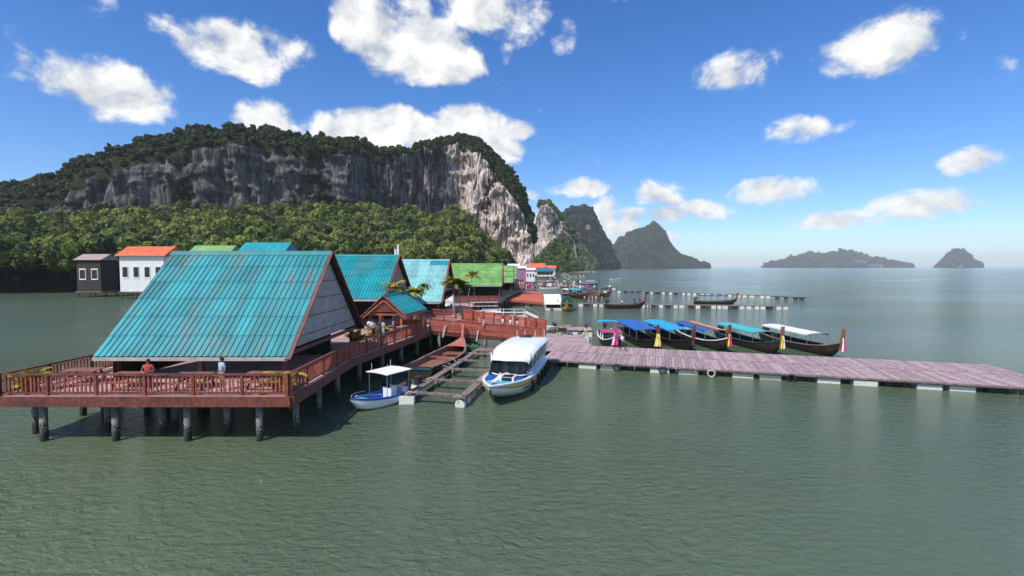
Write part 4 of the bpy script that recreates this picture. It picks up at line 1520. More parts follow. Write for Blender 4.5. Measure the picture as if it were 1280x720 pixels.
    for i, y in enumerate(ysn):
        u0 = i / (len(ysn) - 1)
        zc = smooth_tab([(-6.15, 2.86), (-5, 2.98), (-2, 3.0), (.5, 2.88), (1.6, 2.64), (2.15, 2.42), (2.3, 2.32)], y)
        hw = smooth_tab([(-6.15, 1.52), (-5.5, 1.62), (0, 1.64), (1.8, 1.54), (2.3, 1.40)], y)
        rows.append([Vector((q * hw, y - (.85 * q * q if y > 1.5 else .85 * q * q * max(0, (y + .5) / 2.0)), zc - .20 * abs(q) ** 3 - (.10 if abs(q) == 1 else 0))) for q in (-1, -.94, -.75, -.4, 0, .4, .75, .94, 1)])
    top.loft(rows)
    top.loft([[p - Vector((0, 0, .07)) for p in q][::-1] for q in rows])
    edge_ = [q[0] for q in rows]
    top.loft([[q[0], q[0] - Vector((0, 0, .07))] for q in rows])
    top.loft([[q[-1] - Vector((0, 0, .07)), q[-1]] for q in rows])
    top.loft([rows[0], [p - Vector((0, 0, .07)) for p in rows[0]]])
    top.loft([[p - Vector((0, 0, .07)) for p in rows[-1]], rows[-1]])
    tp = top.build('hardtop', M['white_gel'], r, True)
    MB().box((.15, -4.6, 3.0), (1.0, 1.0, .12)).build('roof_hatch', M['engine'], tp)
    MB().box((.0, -4.4, 3.06), (.42, .35, .06)).build('hatch_pane', M['glass'], tp)
    MB().box((-.85, -4.75, 2.95), (.62, .42, .07)).build('folded_cloth', M['ribbon_white'], tp)
    MB().box((-.80, -4.70, 3.01), (.66, .38, .06)).build('folded_cloth', M['pink_wood'], tp)
    for x in (-1.2, -.4, .5, 1.2):
        MB().tube([(x, -5.6, 2.86), (x, -5.6, 3.35)], .018, 5).build('antenna', M['white_gel'], tp)
    # garland on the windscreen
    gl = MB()
    for k in range(7):
        gl.ball((.15 + k * .11 - .33, 2.33 - .02 * abs(k - 3), 1.36 + .05 * math.sin(k * 1.1)), .055, 6, 4)
    gl.build('garland', M['ribbon_white'], r, True)
    # tyre fenders along the side and script on the bow
    for y in (-.2, -1.7, -3.1, -4.4, -5.4, 1.6):
        x = -(smooth_tab(bt, y) + .09)
        fe = MB().tube([(x, y, .95), (x - .02, y, .80), (x + .0, y, .18), (x + .03, y, .10)], [.05, .12, .12, .06], 8)
        fe.build('fender', M['black'], r, True)
    sq = MB()
    for k in range(6):
        y = 3.15 - k * .21
        x = -(smooth_tab(bt, y) * .975)
        z = .62
        sq.tube([(x - .02, y + .10, z - .06), (x - .035, y + .04, z + .09), (x - .03, y, z - .05), (x - .03, y - .08, z + .05)], .016, 4)
    sq.build('name_script', M['black'], r)
    sw = MB()
    sw.tube([(-(smooth_tab(bt, y) * .985 + .012), y, z) for y, z in ((3.3, .86), (2.7, .72), (2.1, .66), (1.5, .72), (1.1, .84))], .022, 5)
    sw.build('swoosh', M['yellow'], r)
    for x in (-.55, .55):
        MB().box((x, -H - .35, .75), (.42, .55, .75)).box((x, -H - .30, .0), (.16, .25, .9)).build('outboard_motor', M['engine'], r)
    return r


sb = speedboat()
bowp = W(613, 484, 1.35)
axis = Vector((3.0, 11.6, 0)).normalized()
ctr = Vector((bowp.x, bowp.y, 0)) + axis * 6.1
place(sb, ctr, -axis)


def small_boat():
    r = thing('small_motorboat', 'small blue and white motorboat with flat white canopy', 'boat')
    H = 2.75
    st = np.linspace(-H, H, 13)
    bt = [(-H, .78), (-1, .88), (.5, .86), (1.5, .66), (2.2, .38), (H, .04)]
    gt = [(-H, .52), (0, .55), (1.5, .66), (H, .86)]
    kt = [(-H, -.15), (1, -.18), (2, .02), (2.5, .35), (H, .72)]
    rings, inn = [], []
    for y in st:
        b, g_, k_ = smooth_tab(bt, y), smooth_tab(gt, y), smooth_tab(kt, y)
        half = [(b, g_), (b * .99, g_ - .12 * (g_ - k_)), (b * .93, k_ + (g_ - k_) * .45), (b * .75, k_ + (g_ - k_) * .2), (0, k_)]
        rings.append([Vector((-x, y, z)) for x, z in half] + [Vector((x, y, z)) for x, z in half[-2::-1]])
        inn.append([Vector((-max(b - .07, .01), y, g_ - .01)), Vector((-b * .7, y, .22 if y < 1.9 else g_ - .2)), Vector((b * .7, y, .22 if y < 1.9 else g_ - .2)), Vector((max(b - .07, .01), y, g_ - .01))])
    hb = MB().loft(rings, row_m=[1, 0, 0, 0, 0, 0, 0, 1])
    hb.add(rings[0], [tuple(range(9))], 0)
    hb.build('hull', [M['white_gel'], M['blue']], r, True)
    MB().loft([q[::-1] for q in inn]).build('cockpit', M['blue'], r)
    for s in (-1, 1):
        rails = []
        for y in st:
            b, g_ = smooth_tab(bt, y), smooth_tab(gt, y)
            rails.append([Vector((s * max(b - .10, 0), y, g_ - .01)), Vector((s * (b + .03), y, g_ - .02)), Vector((s * (b + .03), y, g_ + .03)), Vector((s * max(b - .10, 0), y, g_ + .035))])
        MB().loft(rails, True, True).build('gunwale', M['blue'], r)
        MB().tube([(s * .74, 1.0, .62), (s * .72, 1.05, .88), (s * .5, 1.9, .98), (s * .18, 2.5, 1.02), (s * .15, 2.55, .80)], .02, 6).build('bow_rail', M['metal'], r, True)
    MB().loft([[(-smooth_tab(bt, y) + .05, y, smooth_tab(gt, y) - .02), (smooth_tab(bt, y) - .05, y, smooth_tab(gt, y) - .02)] for y in (1.5, 2.0, 2.4, 2.7)]).build('foredeck', M['sky_blue'], r)
    cs = bevel(MB().box((.0, -.35, .62), (.75, .55, .82)).build('console', M['white_gel'], r), .06)
    MB().box((0, -.02, 1.12), (.6, .03, .22)).build('console_screen', M['glass'], cs)
    MB().torus((0, -.72, .98), .16, .02, 'y').build('steering_wheel', M['black'], cs)
    bevel(MB().box((0, -1.35, .5), (.9, .45, .55)).build('seat', M['white_gel'], r), .05)
    cn = MB()
    rows = []
    for i in range(6):
        y = .75 - i * .42
        rows.append([Vector((q * .95, y, 2.02 + .05 * math.cos(q * 1.5))) for q in (-1, -.5, 0, .5, 1)])
    cn.loft(rows)
    cn.loft([[p - Vector((0, 0, .05)) for p in q][::-1] for q in rows])
    for k in (0, 4):
        cn.loft([[q[k], q[k] - Vector((0, 0, .05))] for q in rows])
    cn.loft([rows[0], [p - Vector((0, 0, .05)) for p in rows[0]]])
    cn.build('canopy', M['canvas_white'], r)
    for x, y in ((-.8, .62), (.8, .62), (-.8, -1.2), (.8, -1.2)):
        MB().tube([(x * .98, y, .5), (x, y, 2.02)], .022, 6).build('canopy_post', M['metal'], r)
    for x, y in ((-.5, .3), (.5, -.9), (.7, .5)):
        MB().tube([(x, y, 2.0), (x, y, 2.55)], .012, 5).build('rod', M['white'], r)
    eng = bevel(MB().box((0, -H - .22, .85), (.36, .48, .55)).box((0, -H - .18, .25), (.14, .22, .8)).build('outboard_motor', M['engine'], r), .05)
    for x in (-.62, .65):
        MB().ball((x, -1.0, .62), .16, 8, 6, sc3=(1, 1, 1.2)).build('buoy', M['ribbon_white'] if x < 0 else M['canvas_red'], r, True)
    for k in range(4):
        MB().tube([(-.2 + k * .1, -1.9, .4), (-.25 + k * .12, -2.0, 1.05)], .06, 6).build('fuel_can', M['red_wood'], r)
    return r


smb = small_boat()
b0, b1 = W(437, 501, .80), W(521, 483, .45)
dv = (b0 - b1)
dv.z = 0
place(smb, (b0 + b1) / 2, dv.normalized(), 0, dv.length / 5.6)

# moored longtails behind the pier, bows against its back edge
A1 = longtail('longtail_boat', 'pink roofed longtail boat with magenta and white bow ribbons', 12.0, 2.5, 'black_hull', 'dark_in', 'white', 1.3, .78,
              'canvas_sky', (-2.4, -.6, 2.35), ribbons=('ribbon_pink', 'ribbon_pink', 'ribbon_white'), prow_m='pink')
place(A1, (11.2, 54.9), (-.10, -1))
cbn = MB()
cbn.box((0, 1.3, 1.62), (2.3, 2.9, .10))
cbn.build('pink_roof', M['pink'], A1)
for x in (-1.0, 1.0):
    for y in (0, 2.6):
        MB().box((x, y, 1.15), (.10, .10, .95)).build('roof_post', M['white'], A1)
B1 = longtail('longtail_boat', 'black longtail boat with royal blue canopy and yellow bow ribbon', 14.0, 2.6, 'black_hull', 'dark_in', 'dark_hull', 1.35, .75,
              'canvas_blue', (-6.2, 3.6, 1.95), ribbons=('ribbon_yellow', 'ribbon_white', 'ribbon_yellow'), prow_m='dark_red')
place(B1, (14.75, 55.4), (0.0, -1))
C1 = longtail('longtail_boat', 'black longtail boat with plain sky blue canopy at the pier', 14.0, 2.6, 'black_hull', 'dark_in', 'dark_hull', 1.35, .75,
              'canvas_sky', (-6.2, 3.6, 1.95), prow_m='dark_red')
place(C1, (18.2, 55.2), (0.02, -1))
D1 = longtail('longtail_boat', 'longtail boat with red yellow and blue striped canopy', 13.0, 2.5, 'dark_hull', 'dark_in', 'white', 1.35, .75,
              ['canvas_yellow', 'canvas_red', 'canvas_navy', 'canvas_blue'], (-5.2, 3.6, 1.95), ribbons=('ribbon_pink', 'ribbon_yellow'), prow_m='dark_red')
place(D1, (21.8, 54.9), (0.03, -1))
E1 = longtail('longtail_boat', 'longtail boat with teal canopy moored past the striped one', 12.5, 2.4, 'dark_hull', 'dark_in', 'teal_edge', 1.35, .75,
              'canvas_teal', (-5.0, 3.2, 1.95), ribbons=('ribbon_white', 'ribbon_yellow'), prow_m='brown_wood')
place(E1, (26.2, 53.2), (0.05, -1))

F1 = longtail('longtail_boat', 'brown longtail boat with white canopy past the teal one', 12.5, 2.4, 'dark_hull', 'dark_in', 'grey_wood', 1.35, .75,
              'canvas_white', (-5.0, 3.0, 1.95), ribbons=('ribbon_pink', 'ribbon_white'), prow_m='brown_wood')
place(F1, (31.0, 51.6), (0.06, -1))
# little outboard dinghies beside the landing
def dinghy(name, label, m, loc, d, L=2.9):
    r = thing(name, label, 'dinghy')
    H = L / 2
    st = np.linspace(-H, H, 11)
    rings = []
    for y in st:
        u = y / H
        b = .72 * (1 - max(0, u) ** 2.6) + .02
        g_ = .55 + .18 * max(0, u)
        rings.append([Vector((-b, y, g_)), Vector((-b * .92, y, .2)), Vector((-b * .5, y, -.05 + .35 * max(0, u) ** 3)), Vector((0, y, -.1 + .4 * max(0, u) ** 3)), Vector((b * .5, y, -.05 + .35 * max(0, u) ** 3)), Vector((b * .92, y, .2)), Vector((b, y, g_))])
    hb = MB().loft(rings)
    hb.add(rings[0], [tuple(range(7))])
    hb.build('hull', M[m], r, True)
    MB().loft([[Vector((-p[6].x + .08, p[0].y, .3)), Vector((p[6].x - .08, p[0].y, .3))] for p in rings[:-1]]).build('floor', M['gable_grey'], r)
    for s in (-1, 1):
        MB().tube([Vector((s * q[6].x, q[0].y, q[0].z)) for q in rings], .07, 6).build('gunwale', M[m], r, True)
    MB().box((0, -.2, .48), (1.2, .25, .04)).build('thwart', M['white'], r)
    bevel(MB().box((0, -H - .15, .85), (.30, .42, .42)).box((0, -H - .12, .3), (.12, .2, .8)).build('outboard_motor', M['engine'], r), .05)
    return place(r, loc, d)


dinghy('dinghy', 'grey dinghy with black outboard tied beside the plank landing', 'gable_grey', W(705, 413.5, 0).xy, (1, .25), 2.3)
dinghy('dinghy', 'white dinghy tied between footbridge end and grey dinghy', 'white_gel', W(689, 413.5, 0).xy, (-.35, -1), 2.2)

# ------------------------------------------------------------------ people
def skin_mesh(name, verts, edges, radii, material, sub=1, root=0):
    me = bpy.data.meshes.new(name)
    me.from_pydata(verts, edges, [])
    o = bpy.data.objects.new(name, me)
    C.objects.link(o)
    o.modifiers.new('skin', 'SKIN').use_smooth_shade = True
    s = o.modifiers.new('sub', 'SUBSURF')
    s.levels = sub
    s.render_levels = sub
    if not me.skin_vertices:
        me.attributes  # layer is made by the modifier below
    dg = bpy.context.evaluated_depsgraph_get()
    if me.skin_vertices:
        for i, rr in enumerate(radii):
            d = me.skin_vertices[0].data[i]
            d.radius = (rr, rr) if not isinstance(rr, tuple) else rr
            d.use_root = (i == root)
    dg.update()
    ev = o.evaluated_get(dg)
    out = bpy.data.meshes.new_from_object(ev)
    out.name = name
    out.materials.clear()
    out.materials.append(material)
    out.polygons.foreach_set('use_smooth', [True] * len(out.polygons))
    bpy.data.objects.remove(o)
    bpy.data.meshes.remove(me)
    return out


import bmesh


def skin_mesh2(name, verts, edges, radii, material, sub=1, root=0):
    bm = bmesh.new()
    lay = bm.verts.layers.skin.verify()
    vs = []
    for i, p in enumerate(verts):
        v = bm.verts.new(p)
        rr = radii[i]
        v[lay].radius = (rr, rr) if not isinstance(rr, tuple) else rr
        v[lay].use_root = (i == root)
        vs.append(v)
    for a, b in edges:
        bm.edges.new((vs[a], vs[b]))
    me = bpy.data.meshes.new(name)
    bm.to_mesh(me)
    bm.free()
    o = bpy.data.objects.new(name, me)
    C.objects.link(o)
    o.modifiers.new('skin', 'SKIN').use_smooth_shade = True
    s = o.modifiers.new('sub', 'SUBSURF')
    s.levels = sub
    s.render_levels = sub
    dg = bpy.context.evaluated_depsgraph_get()
    out = bpy.data.meshes.new_from_object(o.evaluated_get(dg))
    out.name = name
    out.materials.clear()
    out.materials.append(material)
    out.polygons.foreach_set('use_smooth', [True] * len(out.polygons))
    bpy.data.objects.remove(o)
    bpy.data.meshes.remove(me)
    return out


POSES = {
    'stand': dict(lk=(.10, -.01, .48), lf=(.11, .02, .07), rk=(-.10, -.01, .48), rf=(-.12, .02, .07), le=(.27, .03, 1.12), lh=(.25, -.08, .88), re=(-.27, .03, 1.12), rh=(-.25, -.08, .88)),
    'walk': dict(lk=(.09, -.16, .50), lf=(.09, -.22, .08), rk=(-.09, .06, .48), rf=(-.09, .30, .10), le=(.26, .14, 1.13), lh=(.25, .10, .88), re=(-.26, -.08, 1.12), rh=(-.24, -.28, .95)),
    'hold': dict(lk=(.11, -.02, .48), lf=(.14, .02, .07), rk=(-.11, -.02, .48), rf=(-.14, .02, .07), le=(.29, -.02, 1.13), lh=(.08, -.26, 1.10), re=(-.29, -.02, 1.13), rh=(-.08, -.27, 1.08)),
}
_pcache = {}


def body_mesh(pose, long_sleeve=False):
    if pose in _pcache:
        return _pcache[pose]
    q = POSES[pose]
    V, E, Rr = [], [], []
    def add(p, r, par=None):
        V.append(Vector(p))
        Rr.append(r)
        if par is not None:
            E.append((par, len(V) - 1))
        return len(V) - 1
    pel = add((0, 0, .92), (.135, .10))
    wai = add((0, 0, 1.08), (.125, .09), pel)
    che = add((0, .005, 1.28), (.150, .105), wai)
    nek0 = add((0, .0, 1.41), (.085, .07), che)
    nek = add((0, -.01, 1.48), .052, nek0)
    chin = add((0, -.02, 1.535), .066, nek)
    head = add((0, -.015, 1.61), .088, chin)
    add((0, -.005, 1.685), .062, head)
    for s, e, h in ((1, q['le'], q['lh']), (-1, q['re'], q['rh'])):
        sh = add((s * .175, 0, 1.375), .058, che)
        el = add(e, .042, sh)
        wr = add(h, .030, el)
        d = (Vector(h) - Vector(e)).normalized()
        side = d.cross(Vector((0, 1, 0))).normalized()
        pa = add(Vector(h) + d * .07, (.036, .018), wr)
        for k, (o_, ln) in enumerate(((-.026, .065), (-.009, .075), (.009, .07), (.026, .055))):
            f1 = add(Vector(h) + d * (.07 + ln * .55) + side * o_, .0085, pa)
            add(Vector(h) + d * (.07 + ln) + side * o_ + Vector((0, -.015, 0)), .0075, f1)
        th = add(Vector(h) + d * .045 + side * .045 * -s, .010, wr)
        add(Vector(h) + d * .085 + side * .055 * -s, .009, th)
    for s, kn, ft in ((1, q['lk'], q['lf']), (-1, q['rk'], q['rf'])):
        hp = add((s * .085, 0, .86), .092, pel)
        k_ = add(kn, .058, hp)
        an = add(ft, .040, k_)
        add((ft[0], ft[1] - .06, ft[2] - .035), .035, an)
        add((ft[0] * 1.05, ft[1] - .16, ft[2] - .045), .028, len(V) - 1)
    me = skin_mesh2('body', V, E, Rr, M['skin'], 1)
    _pcache[pose] = me
    return me


def cloth(pose, which, material):
    key = (pose, which)
    if key not in _pcache:
        q = POSES[pose]
        if which == 'shirt':
            V = [(0, 0, .93), (0, 0, 1.08), (0, .005, 1.28), (0, 0, 1.43)]
            Rr = [(.158, .122), (.150, .115), (.172, .125), (.092, .08)]
            E = [(0, 1), (1, 2), (2, 3)]
            for s, e in ((1, q['le']), (-1, q['re'])):
                V.append((s * .178, 0, 1.38)); Rr.append(.075); E.append((2, len(V) - 1))
                V.append(Vector((s * .178, 0, 1.38)).lerp(Vector(e), .85)); Rr.append(.064); E.append((len(V) - 2, len(V) - 1))
        else:
            V = [(0, 0, 1.0), (0, 0, .90)]
            Rr = [(.145, .108), (.150, .115)]
            E = [(0, 1)]
            for s, kn, ft in ((1, q['lk'], q['lf']), (-1, q['rk'], q['rf'])):
                V.append((s * .088, 0, .84)); Rr.append(.105); E.append((1, len(V) - 1))
                V.append(Vector(kn) + Vector((0, 0, .03 if which == 'shorts' else 0))); Rr.append(.088 if which == 'shorts' else .074); E.append((len(V) - 2, len(V) - 1))
                if which == 'trousers':
                    V.append(Vector(ft) + Vector((0, 0, .05))); Rr.append(.060); E.append((len(V) - 2, len(V) - 1))
        _pcache[key] = skin_mesh2(which, [Vector(v) for v in V], E, Rr, material, 1)
    me = _pcache[key].copy()
    me.materials.clear()
    me.materials.append(material)
    return me


hair_mb = MB().ball((0, .008, 1.635), .103, 12, 7, sc3=(.92, 1.0, 1.0))
hair_mb.ball((0, .05, 1.57), .075, 10, 6)
hair_me = hair_mb.mesh('hair', M['hair'], True)
hat_mb = MB().loft([[Vector((r_ * math.cos(2 * PI * k / 14), r_ * math.sin(2 * PI * k / 14), z)) for k in range(14)] for r_, z in ((.17, 1.655), (.10, 1.665), (.098, 1.72), (.03, 1.755))], True, True)


def cloth_col(c):
    k = 'fabric_%d_%d_%d' % tuple(int(x * 100) for x in c)
    return mat(k, c, .8, .12, 12)


def person(label, loc, face, pose='stand', shirt=(.75, .75, .74), lower=(.03, .035, .05), legs='trousers', hair=True, hat=None, h=1.0, group=None):
    """face = direction on the ground the person looks along"""
    r = thing('person', label, 'person', loc, math.atan2(face[0], -face[1]), group)
    put('body', body_mesh(pose), r)
    put('shirt', cloth(pose, 'shirt', cloth_col(shirt)), r)
    put(legs, cloth(pose, legs, cloth_col(lower)), r)
    put('hair', hair_me, r)
    if hat:
        put('hat', hat_mb.mesh('hat', cloth_col(hat), True), r)
    r.scale = (h, h, h)
    return r


pw = W(778.5, 438.8, .64)
person('man in white shirt and dark trousers walking across the pier', pw, (.8, -.6), 'walk', (.72, .68, .66), (.07, .045, .05), h=.99)
pw = W(732.5, 420.5, .64)
person('man in navy shirt and yellow shorts standing on the landing', pw, (-.1, -1), 'hold', (.035, .025, .16), (.75, .62, .16), 'shorts', hat=(.25, .03, .05), h=1.0)
person('woman in white shirt walking past the yellow shrub', W(462.5, 421.5, DECK), (-.5, .8), 'walk', (.72, .74, .74), (.45, .25, .20), h=1.0)
person('visitor in white top and black trousers under the pavilion', (-12.25, 42.2, DECK), (-.8, .4), 'stand', (.72, .72, .74), (.02, .02, .03), h=1.02)
person('visitor in grey shirt and jeans under the pavilion roof', (-11.45, 42.5, DECK), (.6, .5), 'hold', (.42, .42, .50), (.28, .34, .42), h=1.0)
person('visitor in dark top beside the visitor in grey shirt', (-11.85, 43.0, DECK), (.3, -1), 'stand', (.03, .04, .07), (.05, .05, .08), h=.98)
person('visitor in lilac shirt leaning by the pavilion post', (-10.75, 43.4, DECK), (-.9, -.1), 'hold', (.30, .24, .38), (.10, .07, .09), h=1.0)
for (px, sh, lb_, pz) in ((628.5, (.74, .70, .68), 'person in white shirt walking behind on the red footbridge', 'walk'),
                          (638.0, (.76, .74, .76), 'broad person in white shirt on the red footbridge', 'walk'),
                          (646.5, (.50, .50, .46), 'person in grey top leading the way down the red footbridge', 'walk')):
    x = (px - 640) / F * 52.5
    t_ = (x - NA.x) / (NB.x - NA.x)
    zz = NA.z + (NB.z - NA.z) * ((x + 7.2) / 10.9)
    person(lb_, (x, 52.5, zz + .03), (1, .1), pz, sh, (.12, .09, .10), h=1.02)

# ------------------------------------------------------------------ palms and shrubs
def frond_mesh(name, material, L=1.5, droop=.9, n=14, w=.34):
    mb = MB()
    pts = []
    for i in range(n + 1):
        t_ = i / n
        pts.append(Vector((L * (t_ - .12 * t_ ** 3), 0, .55 * L * math.sin(t_ * 1.5) * .55 - droop * L * .5 * t_ ** 2.2)))
    mb.tube(pts, [.022 * (1 - .8 * i / n) for i in range(n + 1)], 4)
    for i in range(1, n + 1):
        t_ = i / n
        ln = w * (1.0 - .55 * t_) * min(1, .4 + 2 * t_) * L / 1.5 * 1.6
        d = (pts[i] - pts[i - 1]).normalized()
        for s in (-1, 1):
            out = (Vector((0, s, 0)) * .85 + d * .55 + Vector((0, 0, -.28))).normalized()
            a = pts[i]
            b = a + out * ln
            wd = d * .075 * L / 1.5
            mb.add([a - wd, a + wd, a + out * ln * .6 + wd * .9, b - Vector((0, 0, .1 * ln)), a + out * ln * .6 - wd * .9], [(0, 1, 2, 3, 4)])
    return mb.mesh(name, material)


FR = {'yellow': frond_mesh('frond', M['frond']), 'green': frond_mesh('frond', M['frond_green']), 'gold': frond_mesh('frond', M['shrub_yellow'], 1.5, .5)}


def palm(name, label, base, top, kind='yellow', n=13, size=1.0, lean=.0, group=None, cat='palm', pot=False):
    base, top = Vector(base), Vector(top)
    r = thing(name, label, cat, base, 0, group)
    d = top - base
    if d.length > .25:
        pts = [d * t_ + Vector((lean * math.sin(t_ * PI), 0, 0)) for t_ in (0, .25, .5, .75, 1)]
        MB().tube(pts, [.09, .07, .06, .055, .05], 8).build('trunk', M['trunk'], r, True)
    if pot:
        MB().tube([(0, 0, .01), (0, 0, .15), (0, 0, .45)], [.22, .30, .34], 12).build('pot', M['pot'], r)
    rg_ = random.Random(int(abs(base.x * 91 + base.y * 17) * 10))
    for i in range(n):
        a = 2 * PI * i / n * 1.0 + rg_.uniform(-.25, .25)
        el_ = rg_.uniform(-.55, .45)
        s = size * rg_.uniform(.75, 1.15)
        put('frond', FR[kind], r, d + Vector((0, 0, .02 + (.42 if pot else 0))), (0, el_ - .35, a), (s, s, s))
    return r


def palm_at(label, px, py, d, kind='yellow', dx=0.0, size=1.0, z0=DECK, n=20, lean=0.0):
    t_ = D(px, py, d)
    return palm('palm_tree', label, (t_.x + dx, t_.y, z0), t_, kind, n, size, lean)


palm_at('yellow green palm rising behind the pavilion gable', 493, 361.5, 47.6, 'yellow', 0, .95)
palm_at('bushy yellow palm to the right of the pavilion ridge', 520, 367.5, 52.5, 'yellow', -.3, .95)
palm_at('thin leaning green palm before the pale teal roof', 531, 359.5, 53.0, 'green', -1.1, .62, n=14, lean=-.2)
palm_at('tall yellow green palm beside the white banner', 566, 356, 62.0, 'yellow', .3, 1.35, n=22)
palm_at('darker drooping palm next to the tall yellow green palm', 574, 360, 63.5, 'green', .2, 1.3, n=22)
palm_at('slender palm on the terrace before the green roof', 590, 346, 92.0, 'yellow', -.9, 1.35, DECK - .05)
palm('golden_shrub', 'golden leaved shrub at the foot of the pavilion', W(474.5, 421, DECK), W(474.5, 421, DECK) + Vector((0, 0, .2)), 'gold', 22, .95, cat='shrub')
palm('golden_shrub', 'round golden shrub beside the boarded gable', W(446, 431, DECK), W(446, 431, DECK) + Vector((0, 0, .2)), 'gold', 20, .8, cat='shrub')
palm('potted_plant', 'potted green plant by the pavilion entrance post', W(463.5, 417, DECK), W(463.5, 417, DECK), 'green', 12, .6, cat='plant', pot=True)

# tables on the open deck in front of the boarded gable hall
def picnic_table(loc, rz, label):
    r = thing('picnic_table', label, 'table', loc, rz, 'picnic tables on the open deck')
    for k in range(4):
        MB().box((0, -.33 + k * .22, .75), (1.8, .20, .05)).build('board', M['brown_wood'], r)
    for y in (-.75, .75):
        MB().box((0, y, .45), (1.8, .30, .05)).build('bench', M['brown_wood'], r)
    for x in (-.65, .65):
        MB().box((x, 0, .40), (.08, 1.6, .09)).build('cross_bar', M['dark_red'], r)
        for y in (-.3, .3):
            MB().beam((x + .09, y * 2.0, 0), (x + .09, y * .6, .72), .07, .09).build('leg', M['dark_red'], r)
    return r


for x, y, a, lbl in ((-23.6, 26.2, .1, 'brown picnic table beside the potted golden plant'), (-20.2, 25.2, -.05, 'brown picnic table beside the visitor in red shirt'),
                     (-16.8, 25.1, .04, 'brown picnic table between the red shirted and pale blue shirted visitors'), (-13.2, 25.3, .0, 'brown picnic table beside the potted yellow green palm')):
    picnic_table((x, y, DECK), a, lbl)
palm('potted_plant', 'potted yellow green palm at the corner of the open deck', (-11.8, 24.6, DECK), (-11.8, 24.6, DECK), 'yellow', 14, .8, cat='plant', pot=True)
palm('potted_plant', 'potted golden plant at the far corner of open deck', (-24.7, 24.4, DECK), (-24.7, 24.4, DECK), 'gold', 14, .7, cat='plant', pot=True)
person('visitor in red shirt leaning at the open deck railing', (-18.5, 24.2, DECK), (.2, -1), 'hold', (.45, .06, .05), (.04, .05, .09), h=1.0)
person('visitor in pale blue shirt standing between picnic tables', (-15.0, 24.6, DECK), (-.6, -1), 'stand', (.35, .48, .62), (.35, .30, .24), 'shorts', h=1.02)

# white banner on a pole
bp = D(566.5, 398, 60.2)
bn_ = thing('banner', 'white banner hanging from a thin pole near the palms', 'banner', (bp.x, bp.y, DECK))
MB().tube([(0, 0, 0), (0, 0, 2.9)], .03, 6).build('pole', M['white'], bn_)
rows = []
for i in range(7):
    t_ = i / 6
    rows.append([Vector((-.05 - .95 * q, .08 * math.sin(q * 5 + i), 2.8 - .6 * q - 1.0 * t_ * (1 - .2 * q))) for q in (0, .25, .5, .75, 1)])
bb = MB().loft(rows)
bb.loft([[p + Vector((0, .01, 0)) for p in q][::-1] for q in rows])
bb.build('cloth', M['canvas_white'], bn_, True)

# ------------------------------------------------------------------ white landing stage behind the footbridge
ls = thing('landing_stage', 'white floating landing stage with pipe railings behind the footbridge', 'landing stage', (W(628, 398, 1.0).x, 74.0, 0))
o0 = Vector(ls.location)
hull_ = MB()
hull_.loft([[Vector((x0, y, z)) for x0, z in ((-b, 1.0), (-b * .95, -.1), (b * .95, -.1), (b, 1.0))] for b, y in ((3.6, -2.6), (3.9, -1.0), (3.9, 1.6), (3.6, 2.8))], False, False)
hull_.add([(-3.6, -2.6, 1.0), (-3.42, -2.6, -.1), (3.42, -2.6, -.1), (3.6, -2.6, 1.0)], [(0, 1, 2, 3)])
hull_.build('pontoon', M['white'], ls)
MB().box((0, .1, 1.0), (7.4, 5.3, .06)).build('deck', M['canvas_white'], ls)
MB().box((.6, -1.9, 1.2), (3.6, .5, .35)).build('bench', M['white'], ls)
for x in (-3.3, -1.6, .1, 1.8, 3.4):
    for y in (-2.4, 2.5):
        MB().tube([(x, y, 1.0), (x, y, 2.05)], .04, 6).build('rail_post', M['white'], ls)
for y in (-2.4, 2.5):
    for z in (1.5, 2.03):
        MB().tube([(-3.3, y, z), (3.4, y, z)], .035, 6).build('rail', M['white'], ls)
st_ = MB()
for i in range(6):
    st_.box((3.7 + .32 * i, -.4, 1.0 - .17 * i + .9), (.30, 1.2, .05))
st_.beam((3.5, -1.0, 1.85), (5.5, -1.0, .95), .06, .25).beam((3.5, .2, 1.85), (5.5, .2, .95), .06, .25)
st_.build('stairs', M['white'], ls)
for s in (-1.0, .2):
    MB().tube([(3.5, s, 2.75), (5.5, s, 1.75)], .035, 6).tube([(3.5, s, 1.0), (3.5, s, 2.75)], .035, 6).tube([(5.5, s, -.6), (5.5, s, 1.75)], .04, 6).build('stair_rail', M['metal'], ls)
simple_fence('white_fence', 'white pipe fence on the edge below the brick red terrace', (-6.9, 77.5, 1.6), (-2.3, 78.2, 1.6), 1.5, 'white', .9)
lw = thing('white_walkway', 'narrow white walkway under the white pipe fence', 'walkway', (-4.6, 77.9, 0))
MB().box((0, .3, 1.5), (5.6, 1.6, .18), .12).build('deck', M['white'], lw)
for x in (-2.2, 0, 2.2):
    MB().tube([(x, .3 + x * .12, -1), (x, .3 + x * .12, 1.42)], .12, 8).build('pile', M['pile'], lw)

